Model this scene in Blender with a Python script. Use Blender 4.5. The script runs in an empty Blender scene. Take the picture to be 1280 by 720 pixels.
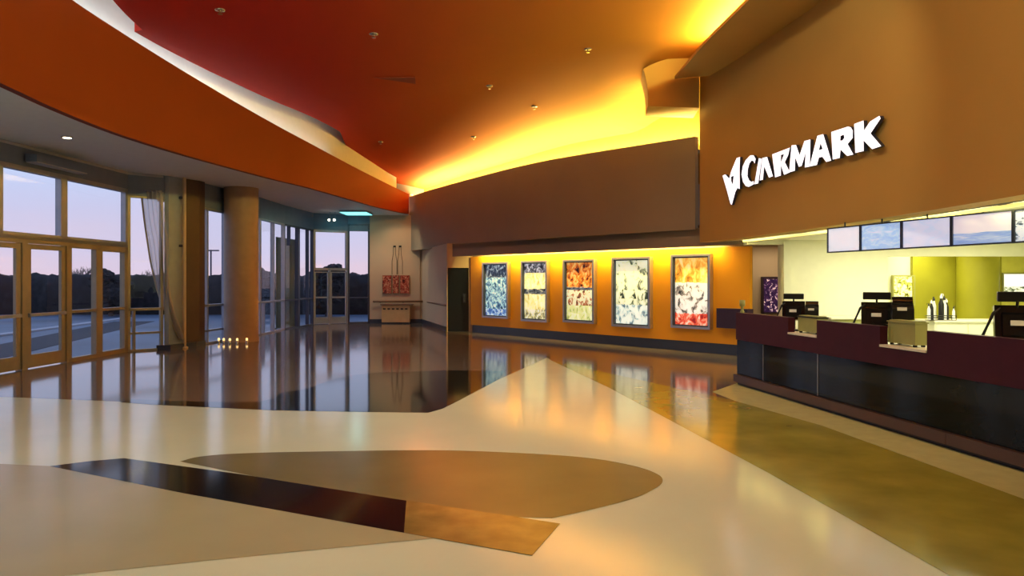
import bpy, bmesh, math, random
from mathutils import Vector, Matrix, noise
R = math.radians
random.seed(7)
SC = bpy.context.scene
COL = SC.collection
EYE = 1.7            # camera height in metres
F = 900.0            # focal length in pixels of a 1280x720 frame, horizon on row 350

# ---------------------------------------------------------------- geometry helpers
def PZ(x, y, z=0.0):
    """point of the photographed place at height z seen on pixel (x, y)"""
    Y = F * (z - EYE) / (350.0 - y)
    return Vector(((x - 640) / F * Y, Y, z))
def PY(x, y, Y):
    return Vector(((x - 640) / F * Y, Y, EYE + (350.0 - y) / F * Y))
def on_line(p0, p1, px):
    """parameter along plan line p0-p1 where the sight line of column px meets it"""
    b = (px - 640) / F
    dx, dy = p1[0] - p0[0], p1[1] - p0[1]
    return (b * p0[1] - p0[0]) / (dx - b * dy)
def lerp(a, b, t): return a + (b - a) * t
def lerp2(p0, p1, t): return (lerp(p0[0], p1[0], t), lerp(p0[1], p1[1], t))
def catmull(pts, n=6):
    out = []
    P = [tuple(2 * a - b for a, b in zip(pts[0], pts[1]))] + list(pts) + [tuple(2 * a - b for a, b in zip(pts[-1], pts[-2]))]
    for i in range(1, len(P) - 2):
        for k in range(n):
            t = k / n
            out.append(tuple(0.5 * (2 * b + (c - a) * t + (2 * a - 5 * b + 4 * c - d) * t * t + (3 * b - a - 3 * c + d) * t ** 3)
                             for a, b, c, d in zip(P[i - 1], P[i], P[i + 1], P[i + 2])))
    out.append(tuple(pts[-1]))
    return out
def offset(poly, d):
    """shift an open plan polyline sideways by d (positive = right of travel)"""
    out = []
    for i, p in enumerate(poly):
        a = poly[max(i - 1, 0)]; b = poly[min(i + 1, len(poly) - 1)]
        t = Vector((b[0] - a[0], b[1] - a[1])); t.normalize()
        out.append((p[0] + t.y * d, p[1] - t.x * d))
    return out

class MB:
    def __init__(s): s.v = []; s.f = []; s.m = []; s.sm = []
    def add(s, verts, faces, mi=0, smooth=False):
        b = len(s.v); s.v += [Vector(v) for v in verts]
        for f in faces: s.f.append([i + b for i in f]); s.m.append(mi); s.sm.append(smooth)
        return s
    def box(s, lo, hi, mi=0):
        x0, y0, z0 = lo; x1, y1, z1 = hi
        return s.prism([(x0, y0, z0), (x1, y0, z0), (x1, y1, z0), (x0, y1, z0)], (0, 0, z1 - z0), mi)
    def prism(s, poly, vec, mi=0):
        n = len(poly); v = Vector(vec)
        P = [Vector(p) for p in poly]
        nrm = Vector((0, 0, 0))
        for i in range(n): nrm += P[i].cross(P[(i + 1) % n])
        if nrm.dot(v) < 0: P.reverse()
        vs = P + [p + v for p in P]
        fs = [list(range(n))[::-1], list(range(n, 2 * n))] + [[i, (i + 1) % n, n + (i + 1) % n, n + i] for i in range(n)]
        return s.add(vs, fs, mi)
    def bbox(s, lo, hi, r=0.01, mi=0):
        """box with chamfered vertical and top edges"""
        x0, y0, z0 = lo; x1, y1, z1 = hi
        def ring(i, z): 
            a, b, c, d = x0 + i, x1 - i, y0 + i, y1 - i
            return [(a + r, c, z), (b - r, c, z), (b, c + r, z), (b, d - r, z), (b - r, d, z), (a + r, d, z), (a, d - r, z), (a, c + r, z)]
        rings = [ring(r * .6, z0), ring(0, z0 + r), ring(0, z1 - r), ring(r * .6, z1)]
        vs = sum(rings, []); fs = [list(range(8))[::-1], list(range(24, 32))]
        for k in range(3):
            for i in range(8): fs.append([k * 8 + i, k * 8 + (i + 1) % 8, (k + 1) * 8 + (i + 1) % 8, (k + 1) * 8 + i])
        return s.add(vs, fs, mi)
    def bar(s, p, q, w, h=None, up=(0, 0, 1), mi=0):
        p, q = Vector(p), Vector(q); h = h or w
        d = (q - p).normalized(); u = Vector(up)
        if abs(d.dot(u)) > .98: u = Vector((1, 0, 0)) if abs(d.x) < .9 else Vector((0, 1, 0))
        a = d.cross(u).normalized() * w / 2; b = a.cross(d).normalized() * h / 2
        return s.prism([p - a - b, p + a - b, p + a + b, p - a + b], q - p, mi)
    def tube(s, pts, r, n=8, mi=0):
        pts = [Vector(p) for p in pts]; vs = []; k = len(pts)
        rs = r if isinstance(r, (list, tuple)) else [r] * k
        ref = Vector((.31, .21, .93))
        for i, p in enumerate(pts):
            d = (pts[min(i + 1, k - 1)] - pts[max(i - 1, 0)]).normalized()
            a = d.cross(ref).normalized(); b = d.cross(a)
            for j in range(n):
                t = 2 * math.pi * j / n
                vs.append(p + (a * math.cos(t) + b * math.sin(t)) * rs[i])
        fs = [[i * n + j, i * n + (j + 1) % n, (i + 1) * n + (j + 1) % n, (i + 1) * n + j] for i in range(k - 1) for j in range(n)]
        s.add(vs, fs, mi, True)
        return s.add([vs[j] for j in range(n)] + vs[-n:], [list(range(n))[::-1], list(range(n, 2 * n))], mi)
    def lathe(s, c, prof, n=20, mi=0):
        c = Vector(c); k = len(prof); vs = []
        for r, z in prof:
            for j in range(n):
                t = 2 * math.pi * j / n
                vs.append(c + Vector((r * math.cos(t), r * math.sin(t), z)))
        fs = [[i * n + j, i * n + (j + 1) % n, (i + 1) * n + (j + 1) % n, (i + 1) * n + j] for i in range(k - 1) for j in range(n)]
        s.add(vs, fs, mi, True)
        return s.add(vs[:n] + vs[-n:], [list(range(n))[::-1], list(range(n, 2 * n))], mi)
    def strip(s, A, B, mi=0, smooth=False):
        n = len(A)
        return s.add(list(A) + list(B), [[i, i + 1, n + i + 1, n + i] for i in range(n - 1)], mi, smooth)
    def wall(s, poly, th, z0, z1, mi=0, smooth=False):
        """solid curved wall on an open plan polyline, th thick to its right; z0/z1 numbers or lists"""
        o = offset(poly, th); n = len(poly)
        Z0 = z0 if isinstance(z0, (list, tuple)) else [z0] * n
        Z1 = z1 if isinstance(z1, (list, tuple)) else [z1] * n
        a0 = [(p[0], p[1], Z0[i]) for i, p in enumerate(poly)]; a1 = [(p[0], p[1], Z1[i]) for i, p in enumerate(poly)]
        b0 = [(p[0], p[1], Z0[i]) for i, p in enumerate(o)]; b1 = [(p[0], p[1], Z1[i]) for i, p in enumerate(o)]
        s.strip(a0, a1, mi, smooth); s.strip(b1, b0, mi, smooth); s.strip(a1, b1, mi); s.strip(b0, a0, mi)
        s.add([a0[0], a1[0], b1[0], b0[0]], [[0, 1, 2, 3]], mi); s.add([a0[-1], b0[-1], b1[-1], a1[-1]], [[0, 1, 2, 3]], mi)
        return s
    def build(s, name, mats, parent=None, origin=None, uv=None):
        if not isinstance(mats, (list, tuple)): mats = [mats]
        if parent is not None: o0 = parent.matrix_world.translation if not parent.parent else Vector(parent['_o'])
        elif origin is not None: o0 = Vector(origin)
        else:
            xs = [v.x for v in s.v]; ys = [v.y for v in s.v]; zs = [v.z for v in s.v]
            o0 = Vector(((min(xs) + max(xs)) / 2, (min(ys) + max(ys)) / 2, min(zs)))
        me = bpy.data.meshes.new(name)
        me.from_pydata([v - o0 for v in s.v], [], s.f); me.update()
        for m in mats: me.materials.append(m)
        for p, i, q in zip(me.polygons, s.m, s.sm): p.material_index = i; p.use_smooth = q
        if uv:
            L = me.uv_layers.new(name='UVMap')
            for i, c in enumerate(uv): L.data[i].uv = c
        ob = bpy.data.objects.new(name, me); COL.objects.link(ob)
        if parent is not None: ob.parent = parent
        else: ob.location = o0
        return ob

def empty(name, loc=(0, 0, 0)):
    o = bpy.data.objects.new(name, None); COL.objects.link(o)
    o.location = loc; o.empty_display_size = .1
    o.matrix_world = Matrix.Translation(loc)
    return o
def tag(o, label=None, cat=None, group=None, kind=None):
    if label: o['label'] = label
    if cat: o['category'] = cat
    if group: o['group'] = group
    if kind: o['kind'] = kind
    return o
def struct(o): o['kind'] = 'structure'; return o
KIDS = {}
def copy_tree(o, parent=None):
    c = o.copy(); COL.objects.link(c)
    if parent: c.parent = parent
    for ch in [x for x in bpy.data.objects if x.parent == o]: copy_tree(ch, c)
    return c
def place(o, loc, rz=0, s=1):
    o.location = loc; o.rotation_euler = (0, 0, rz); o.scale = (s, s, s); return o

# ---------------------------------------------------------------- materials
def lin(c):
    f = lambda u: u / 12.92 if u <= .04045 else ((u + .055) / 1.055) ** 2.4
    return tuple(f(x / 255) for x in c)
def mat(name, col, rough=.5, metal=0, spec=.5, var=.06, scale=6, coat=0, emit=None, estr=1, bump=0):
    m = bpy.data.materials.new(name); m.use_nodes = True
    nt = m.node_tree; b = nt.nodes['Principled BSDF']
    b.inputs['Roughness'].default_value = rough; b.inputs['Metallic'].default_value = metal
    b.inputs['Specular IOR Level'].default_value = spec
    if coat: b.inputs['Coat Weight'].default_value = coat; b.inputs['Coat Roughness'].default_value = .05
    tc = nt.nodes.new('ShaderNodeTexCoord'); nz = nt.nodes.new('ShaderNodeTexNoise')
    nz.inputs['Scale'].default_value = scale; nz.inputs['Detail'].default_value = 4
    nt.links.new(tc.outputs['Object'], nz.inputs['Vector'])
    rp = nt.nodes.new('ShaderNodeValToRGB')
    rp.color_ramp.elements[0].position = .3; rp.color_ramp.elements[1].position = .7
    rp.color_ramp.elements[0].color = tuple(x * (1 - var) for x in col) + (1,)
    rp.color_ramp.elements[1].color = tuple(min(1, x * (1 + var)) for x in col) + (1,)
    nt.links.new(nz.outputs['Fac'], rp.inputs['Fac']); nt.links.new(rp.outputs['Color'], b.inputs['Base Color'])
    if bump:
        bp = nt.nodes.new('ShaderNodeBump'); bp.inputs['Strength'].default_value = bump; bp.inputs['Distance'].default_value = .01
        nt.links.new(nz.outputs['Fac'], bp.inputs['Height']); nt.links.new(bp.outputs['Normal'], b.inputs['Normal'])
    if emit:
        b.inputs['Emission Color'].default_value = tuple(emit) + (1,); b.inputs['Emission Strength'].default_value = estr
    return m
def glass(name, tint=(1, 1, 1), refl=.9, alpha_col=None):
    m = bpy.data.materials.new(name); m.use_nodes = True; nt = m.node_tree; nt.nodes.clear()
    o = nt.nodes.new('ShaderNodeOutputMaterial'); mx = nt.nodes.new('ShaderNodeMixShader')
    t = nt.nodes.new('ShaderNodeBsdfTransparent'); g = nt.nodes.new('ShaderNodeBsdfGlossy')
    lw = nt.nodes.new('ShaderNodeLayerWeight'); lw.inputs['Blend'].default_value = .5
    p5 = nt.nodes.new('ShaderNodeMath'); p5.operation = 'POWER'; p5.inputs[1].default_value = 5; nt.links.new(lw.outputs['Facing'], p5.inputs[0])
    fr = nt.nodes.new('ShaderNodeMath'); fr.operation = 'MULTIPLY_ADD'; fr.inputs[1].default_value = .45; fr.inputs[2].default_value = .02; nt.links.new(p5.outputs[0], fr.inputs[0])
    t.inputs['Color'].default_value = tuple(tint) + (1,); g.inputs['Roughness'].default_value = .01
    g.inputs['Color'].default_value = (refl, refl, refl, 1)
    nt.links.new(fr.outputs[0], mx.inputs[0]); nt.links.new(t.outputs[0], mx.inputs[1]); nt.links.new(g.outputs[0], mx.inputs[2])
    nt.links.new(mx.outputs[0], o.inputs['Surface'])
    return m
def art(name, bands, strength=1.0, seed=0.0):
    """backlit printed picture: bands of mottled colour. band = (v0, v1, scale_x, scale_y, [(pos, rgb255), ...])"""
    m = bpy.data.materials.new(name); m.use_nodes = True; nt = m.node_tree
    b = nt.nodes['Principled BSDF']; b.inputs['Roughness'].default_value = .25
    uv = nt.nodes.new('ShaderNodeTexCoord'); sep = nt.nodes.new('ShaderNodeSeparateXYZ')
    nt.links.new(uv.outputs['UV'], sep.inputs[0])
    cur = None
    for i, (v0, v1, sx, sy, stops) in enumerate(bands):
        mp = nt.nodes.new('ShaderNodeMapping'); mp.inputs['Scale'].default_value = (sx, sy, 1); mp.inputs['Location'].default_value = (seed + i * 3.7, seed * 1.3 + i, 0)
        nt.links.new(uv.outputs['UV'], mp.inputs['Vector'])
        nz = nt.nodes.new('ShaderNodeTexNoise'); nz.inputs['Scale'].default_value = 1; nz.inputs['Detail'].default_value = 3.5; nz.inputs['Roughness'].default_value = .62
        nz.inputs['Distortion'].default_value = .8
        nt.links.new(mp.outputs[0], nz.inputs['Vector'])
        rp = nt.nodes.new('ShaderNodeValToRGB'); el = rp.color_ramp.elements
        while len(el) < len(stops): el.new(.5)
        for e, (p, c) in zip(el, stops): e.position = p; e.color = lin(c) + (1,)
        nt.links.new(nz.outputs['Fac'], rp.inputs['Fac'])
        if cur is None: cur = rp.outputs['Color']; continue
        a = nt.nodes.new('ShaderNodeMath'); a.operation = 'GREATER_THAN'; a.inputs[1].default_value = v0
        c2 = nt.nodes.new('ShaderNodeMath'); c2.operation = 'LESS_THAN'; c2.inputs[1].default_value = v1
        # ragged band edge
        ad = nt.nodes.new('ShaderNodeMath'); ad.operation = 'MULTIPLY_ADD'; ad.inputs[1].default_value = .06
        nt.links.new(nz.outputs['Fac'], ad.inputs[0]); nt.links.new(sep.outputs['Y'], ad.inputs[2])
        nt.links.new(ad.outputs[0], a.inputs[0]); nt.links.new(ad.outputs[0], c2.inputs[0])
        ml = nt.nodes.new('ShaderNodeMath'); ml.operation = 'MULTIPLY'
        nt.links.new(a.outputs[0], ml.inputs[0]); nt.links.new(c2.outputs[0], ml.inputs[1])
        mix = nt.nodes.new('ShaderNodeMix'); mix.data_type = 'RGBA'
        nt.links.new(ml.outputs[0], mix.inputs[0]); nt.links.new(cur, mix.inputs[6]); nt.links.new(rp.outputs['Color'], mix.inputs[7])
        cur = mix.outputs[2]
    nt.links.new(cur, b.inputs['Base Color'])
    if strength: nt.links.new(cur, b.inputs['Emission Color']); b.inputs['Emission Strength'].default_value = strength
    return m

M = {}
M['floor_cream'] = mat('cream polished terrazzo', (.62, .68, .50), .14, spec=.28, var=.03, scale=1.3)
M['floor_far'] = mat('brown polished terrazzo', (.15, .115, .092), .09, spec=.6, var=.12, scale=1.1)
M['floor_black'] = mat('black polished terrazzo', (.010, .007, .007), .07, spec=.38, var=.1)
M['floor_tan'] = mat('tan polished terrazzo', (.165, .14, .055), .24, spec=.14, var=.08, scale=1.5)
M['floor_sand'] = mat('sand polished terrazzo', (.37, .35, .20), .22, spec=.28, var=.05, scale=1.2)
M['floor_gold'] = mat('olive gold polished terrazzo', (.32, .29, .045), .13, spec=.4, var=.22, scale=1.6)
M['floor_band'] = mat('matt black terrazzo band', (.006, .006, .008), .1, spec=.16, var=.1)
M['floor_reflection'] = mat('painted gold reflection', (.20, .15, .04), .2, spec=.3, var=.25, scale=5)
M['floor_pale'] = mat('pale yellow terrazzo strip', (.56, .55, .24), .2, spec=.4)
M['ceiling'] = mat('red ceiling paint with painted orange glow', (.58, .25, .035), .75, spec=.15, var=.02, scale=.7)
def painted_glow_blend(m, red, x0, x1):
    # red by the entrance to orange; the blend paints in the cove light's hue
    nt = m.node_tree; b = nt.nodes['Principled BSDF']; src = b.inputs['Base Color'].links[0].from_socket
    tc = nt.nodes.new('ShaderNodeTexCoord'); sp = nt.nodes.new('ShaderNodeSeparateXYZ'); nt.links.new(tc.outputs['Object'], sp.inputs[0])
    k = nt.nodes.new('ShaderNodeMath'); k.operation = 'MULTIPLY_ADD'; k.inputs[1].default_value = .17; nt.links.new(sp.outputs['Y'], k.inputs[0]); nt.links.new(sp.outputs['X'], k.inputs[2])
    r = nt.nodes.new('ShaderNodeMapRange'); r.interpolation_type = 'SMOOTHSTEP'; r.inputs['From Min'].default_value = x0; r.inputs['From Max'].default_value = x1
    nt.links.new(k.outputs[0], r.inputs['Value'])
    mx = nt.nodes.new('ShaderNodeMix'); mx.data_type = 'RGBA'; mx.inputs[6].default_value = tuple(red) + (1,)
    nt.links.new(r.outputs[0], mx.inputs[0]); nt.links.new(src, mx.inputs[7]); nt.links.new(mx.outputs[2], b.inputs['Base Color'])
painted_glow_blend(M['ceiling'], (.50, .024, .014), -2.5, 5.8)
M['fascia'] = mat('burnt orange fascia paint', (.23, .037, .004), .6, spec=.2, var=.03, scale=.7)
M['white'] = mat('white ceiling paint', (.86, .86, .82), .7, spec=.2, var=.02)
M['soffit'] = mat('warm grey soffit paint', (.82, .83, .85), .6, spec=.3, var=.02)
M['band'] = mat('slate blue grey metal fascia', (.15, .20, .30), .4, spec=.5)
M['brown'] = mat('taupe brown plaster', (.37, .30, .22), .75, spec=.2, var=.03, scale=1)
M['signwall'] = mat('tan brown plaster', (.54, .33, .10), .7, spec=.2, var=.03, scale=1)
M['beige'] = mat('beige plaster', (.60, .45, .31), .7, spec=.2, var=.02, scale=1)
M['orange'] = mat('orange panel paint', (.92, .38, .016), .45, spec=.3, var=.03, scale=1.2)
M['base'] = mat('dark slate skirting', (.035, .045, .07), .3, spec=.5)
M['cream'] = mat('cream yellow wall paint', (.86, .84, .66), .65, spec=.2, var=.02)
M['olive'] = mat('olive yellow wall paint', (.36, .335, .025), .5, spec=.3, var=.06, scale=2)
M['bronze'] = mat('bronze anodised frame', (.30, .25, .175), .35, metal=.2)
M['alu'] = mat('grey aluminium frame', (.36, .38, .45), .35, metal=.4)
M['darkmetal'] = mat('dark blue steel', (.05, .06, .10), .4, metal=.3)
M['glass'] = glass('clear window glass', (.93, .95, .98))
M['silver'] = mat('brushed silver frame', (.48, .45, .46), .3, metal=.8)
M['burgundy'] = mat('burgundy counter laminate', (.058, .009, .021), .45, spec=.2, var=.08)
M['counterglass'] = mat('black back painted glass', (.008, .010, .011), .08, spec=.22, var=.1)
M['counterbase'] = mat('brown metal plinth', (.10, .055, .045), .35, metal=.3)
M['stone'] = mat('cream solid surface worktop', (.80, .74, .58), .35, spec=.4)
M['black'] = mat('black plastic', (.008, .008, .009), .35, spec=.4)
M['screenblack'] = mat('black glossy plastic', (.006, .006, .008), .12, spec=.6)
M['label'] = mat('white sticker', (.85, .85, .80), .5)
M['olivebox'] = mat('olive yellow box board', (.36, .355, .11), .45)
M['plum'] = mat('dark plum board', (.035, .012, .035), .4)
M['signface'] = mat('lit white acrylic', (.85, .85, .9), .4, emit=(.94, .92, 1), estr=1.15)
M['signside'] = mat('dark blue letter return', (.04, .045, .09), .4)
M['post'] = mat('pale timber pole', (.55, .42, .28), .5)
M['pier'] = mat('dark brown pier cladding', (.065, .038, .032), .45)
M['pierpanel'] = mat('pale grey pier panel', (.30, .36, .46), .45)
M['column'] = mat('tan column plaster', (.36, .25, .18), .55, spec=.35)
M['asphalt'] = mat('wet blue grey asphalt', (.10, .15, .22), .5, var=.35, scale=.25)
M['curb'] = mat('pale concrete curb', (.45, .46, .50), .7)
M['road'] = mat('dark tarmac', (.02, .022, .035), .7)
M['foliage'] = mat('dark evergreen foliage', (.018, .018, .022), .9, var=.5, scale=3, bump=.5)
M['bark'] = mat('grey bark', (.12, .10, .10), .9)
M['gold'] = mat('golden reflection glow', (.9, .7, .3), .4, emit=(1, .72, .28), estr=1.6)
M['lamp'] = mat('lit lamp lens', (.9, .85, .7), .4, emit=(1, .85, .6), estr=6)
M['cyan'] = mat('cyan soffit glow', (.3, .9, .9), .4, emit=(.25, .95, .95), estr=1.6)
M['chrome'] = mat('chrome', (.6, .55, .5), .2, metal=.9)
M['darkred'] = mat('dark red ceiling board', (.25, .03, .015), .7)
M['panelgreen'] = mat('dark grey green board', (.15, .19, .165), .5)
M['rail'] = mat('brown timber handrail', (.22, .11, .06), .45)
M['menuglow'] = None

# ---------------------------------------------------------------- plan curves
FASC_PX = [(0, 102), (75, 137), (150, 167), (225, 191), (300, 212), (345, 224), (390, 235), (440, 249.5), (470, 258), (497, 264.5), (511, 267)]
fb = [tuple(PZ(x, y, 4.25)[:2]) for x, y in FASC_PX]
fb = [(-2.2, -5.6), (-4.4, -2.0), (-5.6, 2.0), (-6.25, 6.2)] + fb
ft = [6.05, 6.05, 6.05, 6.05, 6.04, 6.02, 6.03, 5.93, 5.75, 5.62, 5.46, 5.32, 5.23, 5.1, 5.0]
fz = catmull([(a[0], a[1], b) for a, b in zip(fb, ft)], 5)
fpl = [(p[0], p[1]) for p in fz]; ftop = [p[2] for p in fz]

drum = catmull([(-4.05, 28.5), (-2.56, 25.6), (-.36, 21.8), (.906, 19.95), (2.02, 18.7), (3.03, 17.7), (4.21, 16.55)], 6)
SW = catmull([(4.25, 16.3), (4.55, 14.9), (4.77, 13.4), (4.97, 11.8), (5.05, 10.3), (5.1, 8.8), (5.08, 7.15), (4.95, 5), (4.6, 2), (4.0, -2), (3.2, -5.8)], 6)
A0 = Vector((-4.05, 28.5)); AD = Vector((.569, -.823)); AN = Vector((-.823, -.569))
def ceil_z(x, y):
    q = Vector((x, y)) - A0
    u = q.dot(AD); t = q.dot(AN)
    uu = min(max(u / 14.5, 0), 1)
    t -= .8 * math.sin(math.pi * uu)
    L = lerp(6.6, 3.4, uu)
    s = min(max((t + .6) / L, 0), 1); s = 1 - (1 - s) ** 2
    e = min(max((x - 1.9) / 1.6, 0), 1); g = min(max((18.6 - y) / 2.2, 0), 1); s = s + (1 - s) * e * e * (3 - 2 * e) * g * g * (3 - 2 * g)
    top = 6.2 + .04 * max(0, x + 6.5)
    low = 5.33 + .12 * uu
    return lerp(low, top, s)
def interp_x(poly, y):
    for a, b in zip(poly, poly[1:]):
        if (a[1] - y) * (b[1] - y) <= 0 and a[1] != b[1]:
            return lerp(a[0], b[0], (y - a[1]) / (b[1] - a[1]))
    return poly[0][0] if abs(poly[0][1] - y) < abs(poly[-1][1] - y) else poly[-1][0]

# ---------------------------------------------------------------- FLOOR
mb = MB()
mb.prism([(-10.02, -6, -.2), (13.5, -6, -.2), (13.5, 31, -.2), (-5.5, 31, -.2), (-5.55, 28.5, -.2), (-6.45, 28.3, -.2), (-7.7, 27.5, -.2), (-7.93, 24.6, -.2), (-7.95, 22.3, -.2), (-8.12, 20.6, -.2), (-8.3, 18.75, -.2), (-8.62, 17.65, -.2), (-9.2, 17.1, -.2), (-9.48, 10.2, -.2)], (0, 0, .2), 0)
def inlay(pts, k, mi):
    P = [PZ(*p) if len(p) == 2 else Vector(p) for p in pts]
    P = [Vector((p.x, p.y, .001 * k)) for p in P]
    n = Vector((0, 0, 0))
    for i in range(len(P)): n += P[i].cross(P[(i + 1) % len(P)])
    if n.z < 0: P.reverse()
    mb.add(P, [list(range(len(P)))], mi)
fx = lambda x, y: PZ(x, y)
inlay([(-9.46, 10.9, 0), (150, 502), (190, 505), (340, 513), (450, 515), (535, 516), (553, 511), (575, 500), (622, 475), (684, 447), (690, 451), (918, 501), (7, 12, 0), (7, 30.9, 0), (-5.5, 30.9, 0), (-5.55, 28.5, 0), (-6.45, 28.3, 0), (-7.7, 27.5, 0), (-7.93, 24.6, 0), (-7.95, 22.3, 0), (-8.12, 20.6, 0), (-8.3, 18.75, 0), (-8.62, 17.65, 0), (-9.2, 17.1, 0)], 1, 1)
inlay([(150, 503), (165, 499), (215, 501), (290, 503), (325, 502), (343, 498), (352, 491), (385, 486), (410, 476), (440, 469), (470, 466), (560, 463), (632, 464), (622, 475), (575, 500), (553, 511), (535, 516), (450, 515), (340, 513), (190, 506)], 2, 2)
inlay([(690, 451), (760, 484), (820, 516), (900, 559), (960, 591), (1085, 662), (1187, 720), (3.6, 1.5, 0), (5.2, 1.5, 0), (1280, 624), (1027, 532), (918, 501)], 2, 5)
inlay([(890, 490), (918, 501), (1027, 532), (1280, 624), (5.2, 1.5, 0), (5.9, 1.5, 0), (1280, 575), (925, 478)], 3, 6)
inlay(catmull([(225, 577), (250, 571), (300, 567), (400, 564.5), (540, 563), (640, 566), (730, 572), (790, 582), (822, 593), (828, 603), (815, 613), (790, 624), (740, 637), (690, 648)], 5) + [(590, 645), (400, 612)], 2, 3)
inlay([(-40, 579), (0, 580), (65, 583), (300, 628), (545, 673), (400, 687), (250, 702), (80, 720), (-.9, 3.2, 0), (-3.5, 3.2, 0)], 2, 4)
inlay([(62, 583), (110, 577), (155, 573), (300, 593), (500, 625), (700, 655), (665, 695), (480, 662), (230, 617)], 3, 7)
inlay([(508, 626), (700, 655), (665, 695), (505, 666.5)], 4, 8)  # gold end of the band: reflected light put in as floor colour
struct(mb.build('floor', [M['floor_cream'], M['floor_far'], M['floor_black'], M['floor_tan'], M['floor_sand'], M['floor_gold'], M['floor_pale'], M['floor_band'], M['floor_reflection']], origin=(0, 0, 0)))

# ---------------------------------------------------------------- CEILING, FASCIA, SOFFIT
rows = [-6 + .22 * i for i in range(167)]
rows = [y for y in rows if y < 12.9] + [12.95, 13.05] + [y for y in rows if y > 13.2]
NC = 90
under = []
for y in rows:
    xf = interp_x(fpl, min(y, 27.6))
    if y <= 12.96: xl = xf + .16 + (12.96 - y) * .17
    else: xl = xf - (.04 if y < 22 else .04 + min(.6, (y - 22) * .3))
    xl = max(xl, -8)
    xr = 7.2
    under.append([Vector((lerp(xl, xr, k / NC), y, ceil_z(lerp(xl, xr, k / NC), y))) for k in range(NC + 1)])
mb = MB()
for a, b in zip(under, under[1:]): mb.strip(b, a, 0, True)
TH = Vector((0, 0, .16))
for a, b in zip(under, under[1:]): mb.strip([p + TH for p in a], [p + TH for p in b], 0, True)
mb.strip([r[0] for r in under], [r[0] + TH for r in under]); mb.strip([r[-1] for r in under], [r[-1] + TH for r in under])
mb.strip(under[0], [p + TH for p in under[0]]); mb.strip(under[-1], [p + TH for p in under[-1]])
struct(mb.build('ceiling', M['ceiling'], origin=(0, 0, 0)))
mb = MB(); mb.box((-9.8, -6.4, 7.25), (13.6, 31.2, 7.4)); struct(mb.build('ceiling_upper', M['white']))
mb = MB(); mb.wall(fpl, -.12, 4.235, ftop, 0, True); struct(mb.build('trim_1', M['fascia']))          # orange curved band
fo = offset(fpl, -.55)
mb = MB(); mb.wall(fo, -.1, [z - .3 for z in ftop], 7.25, 0, True); struct(mb.build('trim_2', M['white']))   # white frieze above it

# glass wall plan
E0, E1 = (-9.33, 10.2), (-9.07, 17.0)
GW = [(-9.9, -6.0), E0, E1, (-8.5, 17.55), (-8.12, 18.75), (-7.95, 20.6), (-7.78, 22.3), (-7.76, 24.6), (-7.55, 27.4), (-6.42, 28.15), (-5.6, 28.35), (-3.8, 28.4)]
mb = MB()
poly = [(p[0], p[1], 4.25) for p in offset(fpl, -.06)] + [(p[0] - .3, p[1] + (.3 if p[1] > 27 else 0), 4.25) for p in GW[::-1]]
mb.prism(poly, (0, 0, .15)); struct(mb.build('ceiling_soffit', M['soffit']))
def zhead(p): return 3.85 if p[1] < 17.2 else 3.62
mb = MB()
for a, b in zip(GW[:-1], GW[1:-1]):
    z = min(zhead(a), zhead(b)) if a != E1 else 3.7
    mb.wall([a, b], -.18, z, 4.25)
struct(mb.build('trim_3', M['band']))
mb = MB(); mb.wall(offset(GW[1:4], .012), -.02, 4.19, 4.245); struct(mb.build('trim_4', M['curb']))

# ---------------------------------------------------------------- GLAZING
def window(name, p0, p1, z0, z1, vs, rails, fm, w=.07, dep=.12, ends=True):
    """vs: (t, width[, z0, z1]) verticals; rails: (z, height)"""
    d = Vector((p1[0] - p0[0], p1[1] - p0[1], 0)); Ln = d.length; d.normalize()
    nrm = Vector((d.y, -d.x, 0))
    root = empty(name, (p0[0], p0[1], z0)); struct(root)
    at = lambda t, z: Vector((p0[0] + d.x * t * Ln, p0[1] + d.y * t * Ln, z))
    fr = MB()
    def blk(t0, t1, za, zb, dd=dep):
        a, b = at(t0, za), at(t1, za)
        fr.prism([a, b, b - nrm * dd, a - nrm * dd], (0, 0, zb - za))
    L2 = w / Ln / 2
    if ends: blk(0, 2 * L2, z0, z1); blk(1 - 2 * L2, 1, z0, z1)
    blk(0, 1, z1 - w, z1, dep * .98); blk(0, 1, z0, z0 + w * .8, dep * .98)
    for v in vs:
        t, ww = v[0], v[1] / Ln / 2; za, zb = (v[2], v[3]) if len(v) > 2 else (z0, z1)
        blk(t - ww, t + ww, za, zb, dep * 1.04)
    for r in rails:
        t0, t1 = (r[2], r[3]) if len(r) > 2 else (0, 1)
        blk(t0, t1, r[0] - r[1] / 2, r[0] + r[1] / 2, dep)
    fr.build('frame', fm, root)
    g = MB(); a, b = at(.003, z0 + .02), at(.997, z0 + .02)
    o = nrm * dep * .55
    g.prism([a - o, b - o, b - o - nrm * .012, a - o - nrm * .012], (0, 0, z1 - z0 - .04)); g.build('pane', M['glass'], root)
    return root
tE = lambda px: on_line(E0, E1, px)
EL = math.dist(E0, E1)
t0 = tE(0)
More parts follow.
